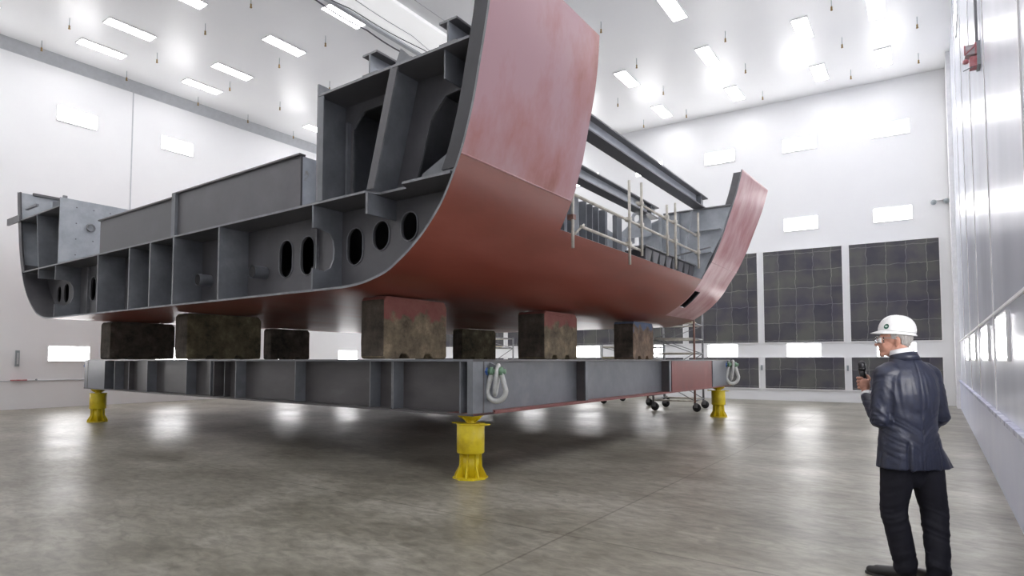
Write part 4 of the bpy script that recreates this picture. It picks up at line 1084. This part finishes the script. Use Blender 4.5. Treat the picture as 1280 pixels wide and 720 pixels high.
# shoes
def shoe(heel, ang):
    R = Matrix.Rotation(ang, 3, 'Z'); h = Vector(heel)
    def q(x, y, z): return h + R @ Vector((x, y, z))
    mb = MB()
    mb.capsule(q(0, .03, .052), .042, q(0, .10, .050), .040, 20); mb.capsule(q(0, .10, .048), .044, q(0, .20, .036), .040, 20)
    mb.capsule(q(-.008, .20, .034), .036, q(-.004, .245, .030), .032, 20); mb.capsule(q(0, .035, .06), .042, q(0, .045, .11), .044, 20)
    def cl_(co, n): co.z = max(co.z, .014); return co
    s = bake(mb, 'shoe', [M['shoe']], man, .006, 3, cl_)
    mb = MB(); out = []
    for (w_, y) in ((.030, -.008), (.039, .02), (.037, .09), (.044, .17), (.043, .22), (.030, .265), (.012, .282)): out.append((w_, y))
    poly = out + [(-a - 0, c) for a, c in out[::-1]]
    pl = [tuple((R @ Vector((a, c, 0)) + h)[:2]) for a, c in poly]
    mb.prism(pl, 'z', 0, .018); L0(mb, 'sole', M['sole'], s)
shoe((-.082, -.045, 0), math.radians(42)); shoe((.055, -.165, 0), math.radians(4))

# hard hat
Rt = Rh @ Matrix.Rotation(math.radians(8), 3, 'X')
def ht(x, y, z): return HC + Vector((0, 0, .004)) + Rt @ Vector((x, y, z))
mb = MB(); V = []; F = []; n = 56; m = 16
for i in range(m + 1):
    th = PI / 2 * i / m
    for k in range(n):
        a = 2 * PI * k / n
        rx = .098 * math.sin(th) ** .9; ry = .118 * math.sin(th) ** .9; z = .058 + .126 * math.cos(th) ** .92
        x = rx * math.cos(a); y = -.018 + ry * math.sin(a)
        rid = math.exp(-(x / .016) ** 2) * .007 * math.sin(th) * (1 if abs(math.sin(a)) > .2 else .6) + math.exp(-((abs(x) - .045) / .010) ** 2) * .003 * math.sin(2 * th)
        V.append(ht(x * (1 + rid), y * (1 + rid * 3), z + rid))
for i in range(m):
    for k in range(n): l = (k + 1) % n; F.append((i * n + k, (i + 1) * n + k, (i + 1) * n + l, i * n + l))
mb.add(V, F, 0, True); hat = L0(mb, 'hard_hat', M['helmet'], man)
so = hat.modifiers.new('thick', 'SOLIDIFY'); so.thickness = .004
mb = MB(); V = []; F = []
for (e, dz) in ((0, .008), (.012, .0), (1, -.006), (1.02, -.010), (.0, -.008)):
    for k in range(n):
        a = 2 * PI * k / n; fr_ = max(0, math.sin(a)); wd = .010 + .036 * fr_ ** 1.6
        x = (.098 + wd * e) * math.cos(a) * (1 if fr_ == 0 else 1 - .10 * fr_ * e); y = -.018 + (.118 + wd * e) * math.sin(a)
        V.append(ht(x, y, .058 + dz - .010 * e * fr_ - .006 * e))
for i in range(5):
    j = (i + 1) % 5
    for k in range(n): l = (k + 1) % n; F.append((i * n + k, i * n + l, j * n + l, j * n + k))
mb.add(V, F, 0, True); L0(mb, 'brim', M['helmet'], hat)
mb = MB(); cz = .092
for (x0, y0, sx, sz, mi) in ((0, 0, .019, .019, 0), (0, 0, .010, .006, 1)):
    V = []; N = 16
    for k in range(N):
        a = 2 * PI * k / N; ang = math.radians(146) + (sx * math.cos(a)) / .12; zz = cz + sz * math.sin(a)
        th = math.acos(max(-1, min(1, ((zz - .058) / .128)))) ; g = math.sin(th) ** .9
        off = 1.03 + .008 * mi
        V.append(ht(.098 * g * math.cos(ang) * off, -.018 + .118 * g * math.sin(ang) * off, zz))
    c = sum((Vector(v) for v in V), Vector()) / N; mb.add([c + Vector(ht(0, 0, 0) - ht(0, 0, 0))] + V, [(0, 1 + k, 1 + (k + 1) % N) for k in range(N)], mi)
o = L0(mb, 'emblem', [M['logo'], M['logo_w']], hat); o.modifiers.new('thick', 'SOLIDIFY').thickness = .002

# safety glasses
gl = MB(); V = []; F = []; n = 24
for (z, rr) in ((.026, .0), (.004, .003), (-.018, -.002)):
    for k in range(n + 1):
        a = math.radians(20 + 140 * k / n); V.append(hp((.074 + rr) * math.cos(a) * 1.02, .022 + (.090 + rr) * math.sin(a), z))
for i in range(2):
    for k in range(n): F.append((i * (n + 1) + k, i * (n + 1) + k + 1, (i + 1) * (n + 1) + k + 1, (i + 1) * (n + 1) + k))
gl.add(V, F, 0, True); g = L0(gl, 'safety_glasses', M['lens'], man); g['label'] = 'clear wraparound safety glasses'; g.modifiers.new('thick', 'SOLIDIFY').thickness = .0022
mb = MB(); mb.tube([hp(.074 * 1.02 * math.cos(math.radians(20 + 140 * k / n)), .022 + .091 * math.sin(math.radians(20 + 140 * k / n)), .027) for k in range(n + 1)], .0022, 6); L0(mb, 'brow_bar', M['lens'], g)
for s in (-1, 1):
    mb = MB(); mb.tube([hp(s * .0725, .054, .020), hp(s * .082, .01, .016), hp(s * .082, -.035, .006)], .0026, 6); L0(mb, 'temple_arm', M['boxgrey'], g)

# microphone (held, a thing of its own)
def w_(p): return PO + Matrix.Rotation(PYAW, 3, 'Z') @ Vector(p)
mt = thing('microphone', 'black handheld microphone held upright in the left fist of the man', 'microphone', w_(MC), PYAW)
def ml(h): return MD * h
mb = MB(); mb.tube([ml(-.075), ml(-.07), ml(.06), ml(.10)], [.016, .018, .021, .024], 18); L0(mb, 'handle', M['black'], mt)
mb = MB(); mb.tube([ml(.10), ml(.103), ml(.112), ml(.115)], [.025, .0285, .0285, .027], 20); L0(mb, 'collar', M['black'], mt)
mb = MB(); mb.capsule(ml(.122), .0265, ml(.142), .0270, 20); L0(mb, 'grille', M['mesh_metal'], mt)


# ------------------------------------------------------------------ camera and view
cam = bpy.data.cameras.new('camera'); co = bpy.data.objects.new('camera', cam); C.objects.link(co)
YAW = math.radians(34.8584); PIT = math.radians(2.748)
co.location = (0, 0, 1.55); co.rotation_euler = (PI / 2 + PIT, 0, YAW)
cam.sensor_width = 36; cam.lens = 750 / 1280 * 36; cam.shift_y = 54 / 1280; cam.clip_start = .05
sc = bpy.context.scene; sc.camera = co
w = bpy.data.worlds.new('world'); sc.world = w; w.use_nodes = True
w.node_tree.nodes['Background'].inputs[0].default_value = (.9, .92, 1, 1); w.node_tree.nodes['Background'].inputs[1].default_value = .3
sc.view_settings.view_transform = 'Standard'; sc.view_settings.look = 'None'; sc.view_settings.gamma = 1
sc.view_settings.use_curve_mapping = False; sc.view_settings.exposure = 0.0
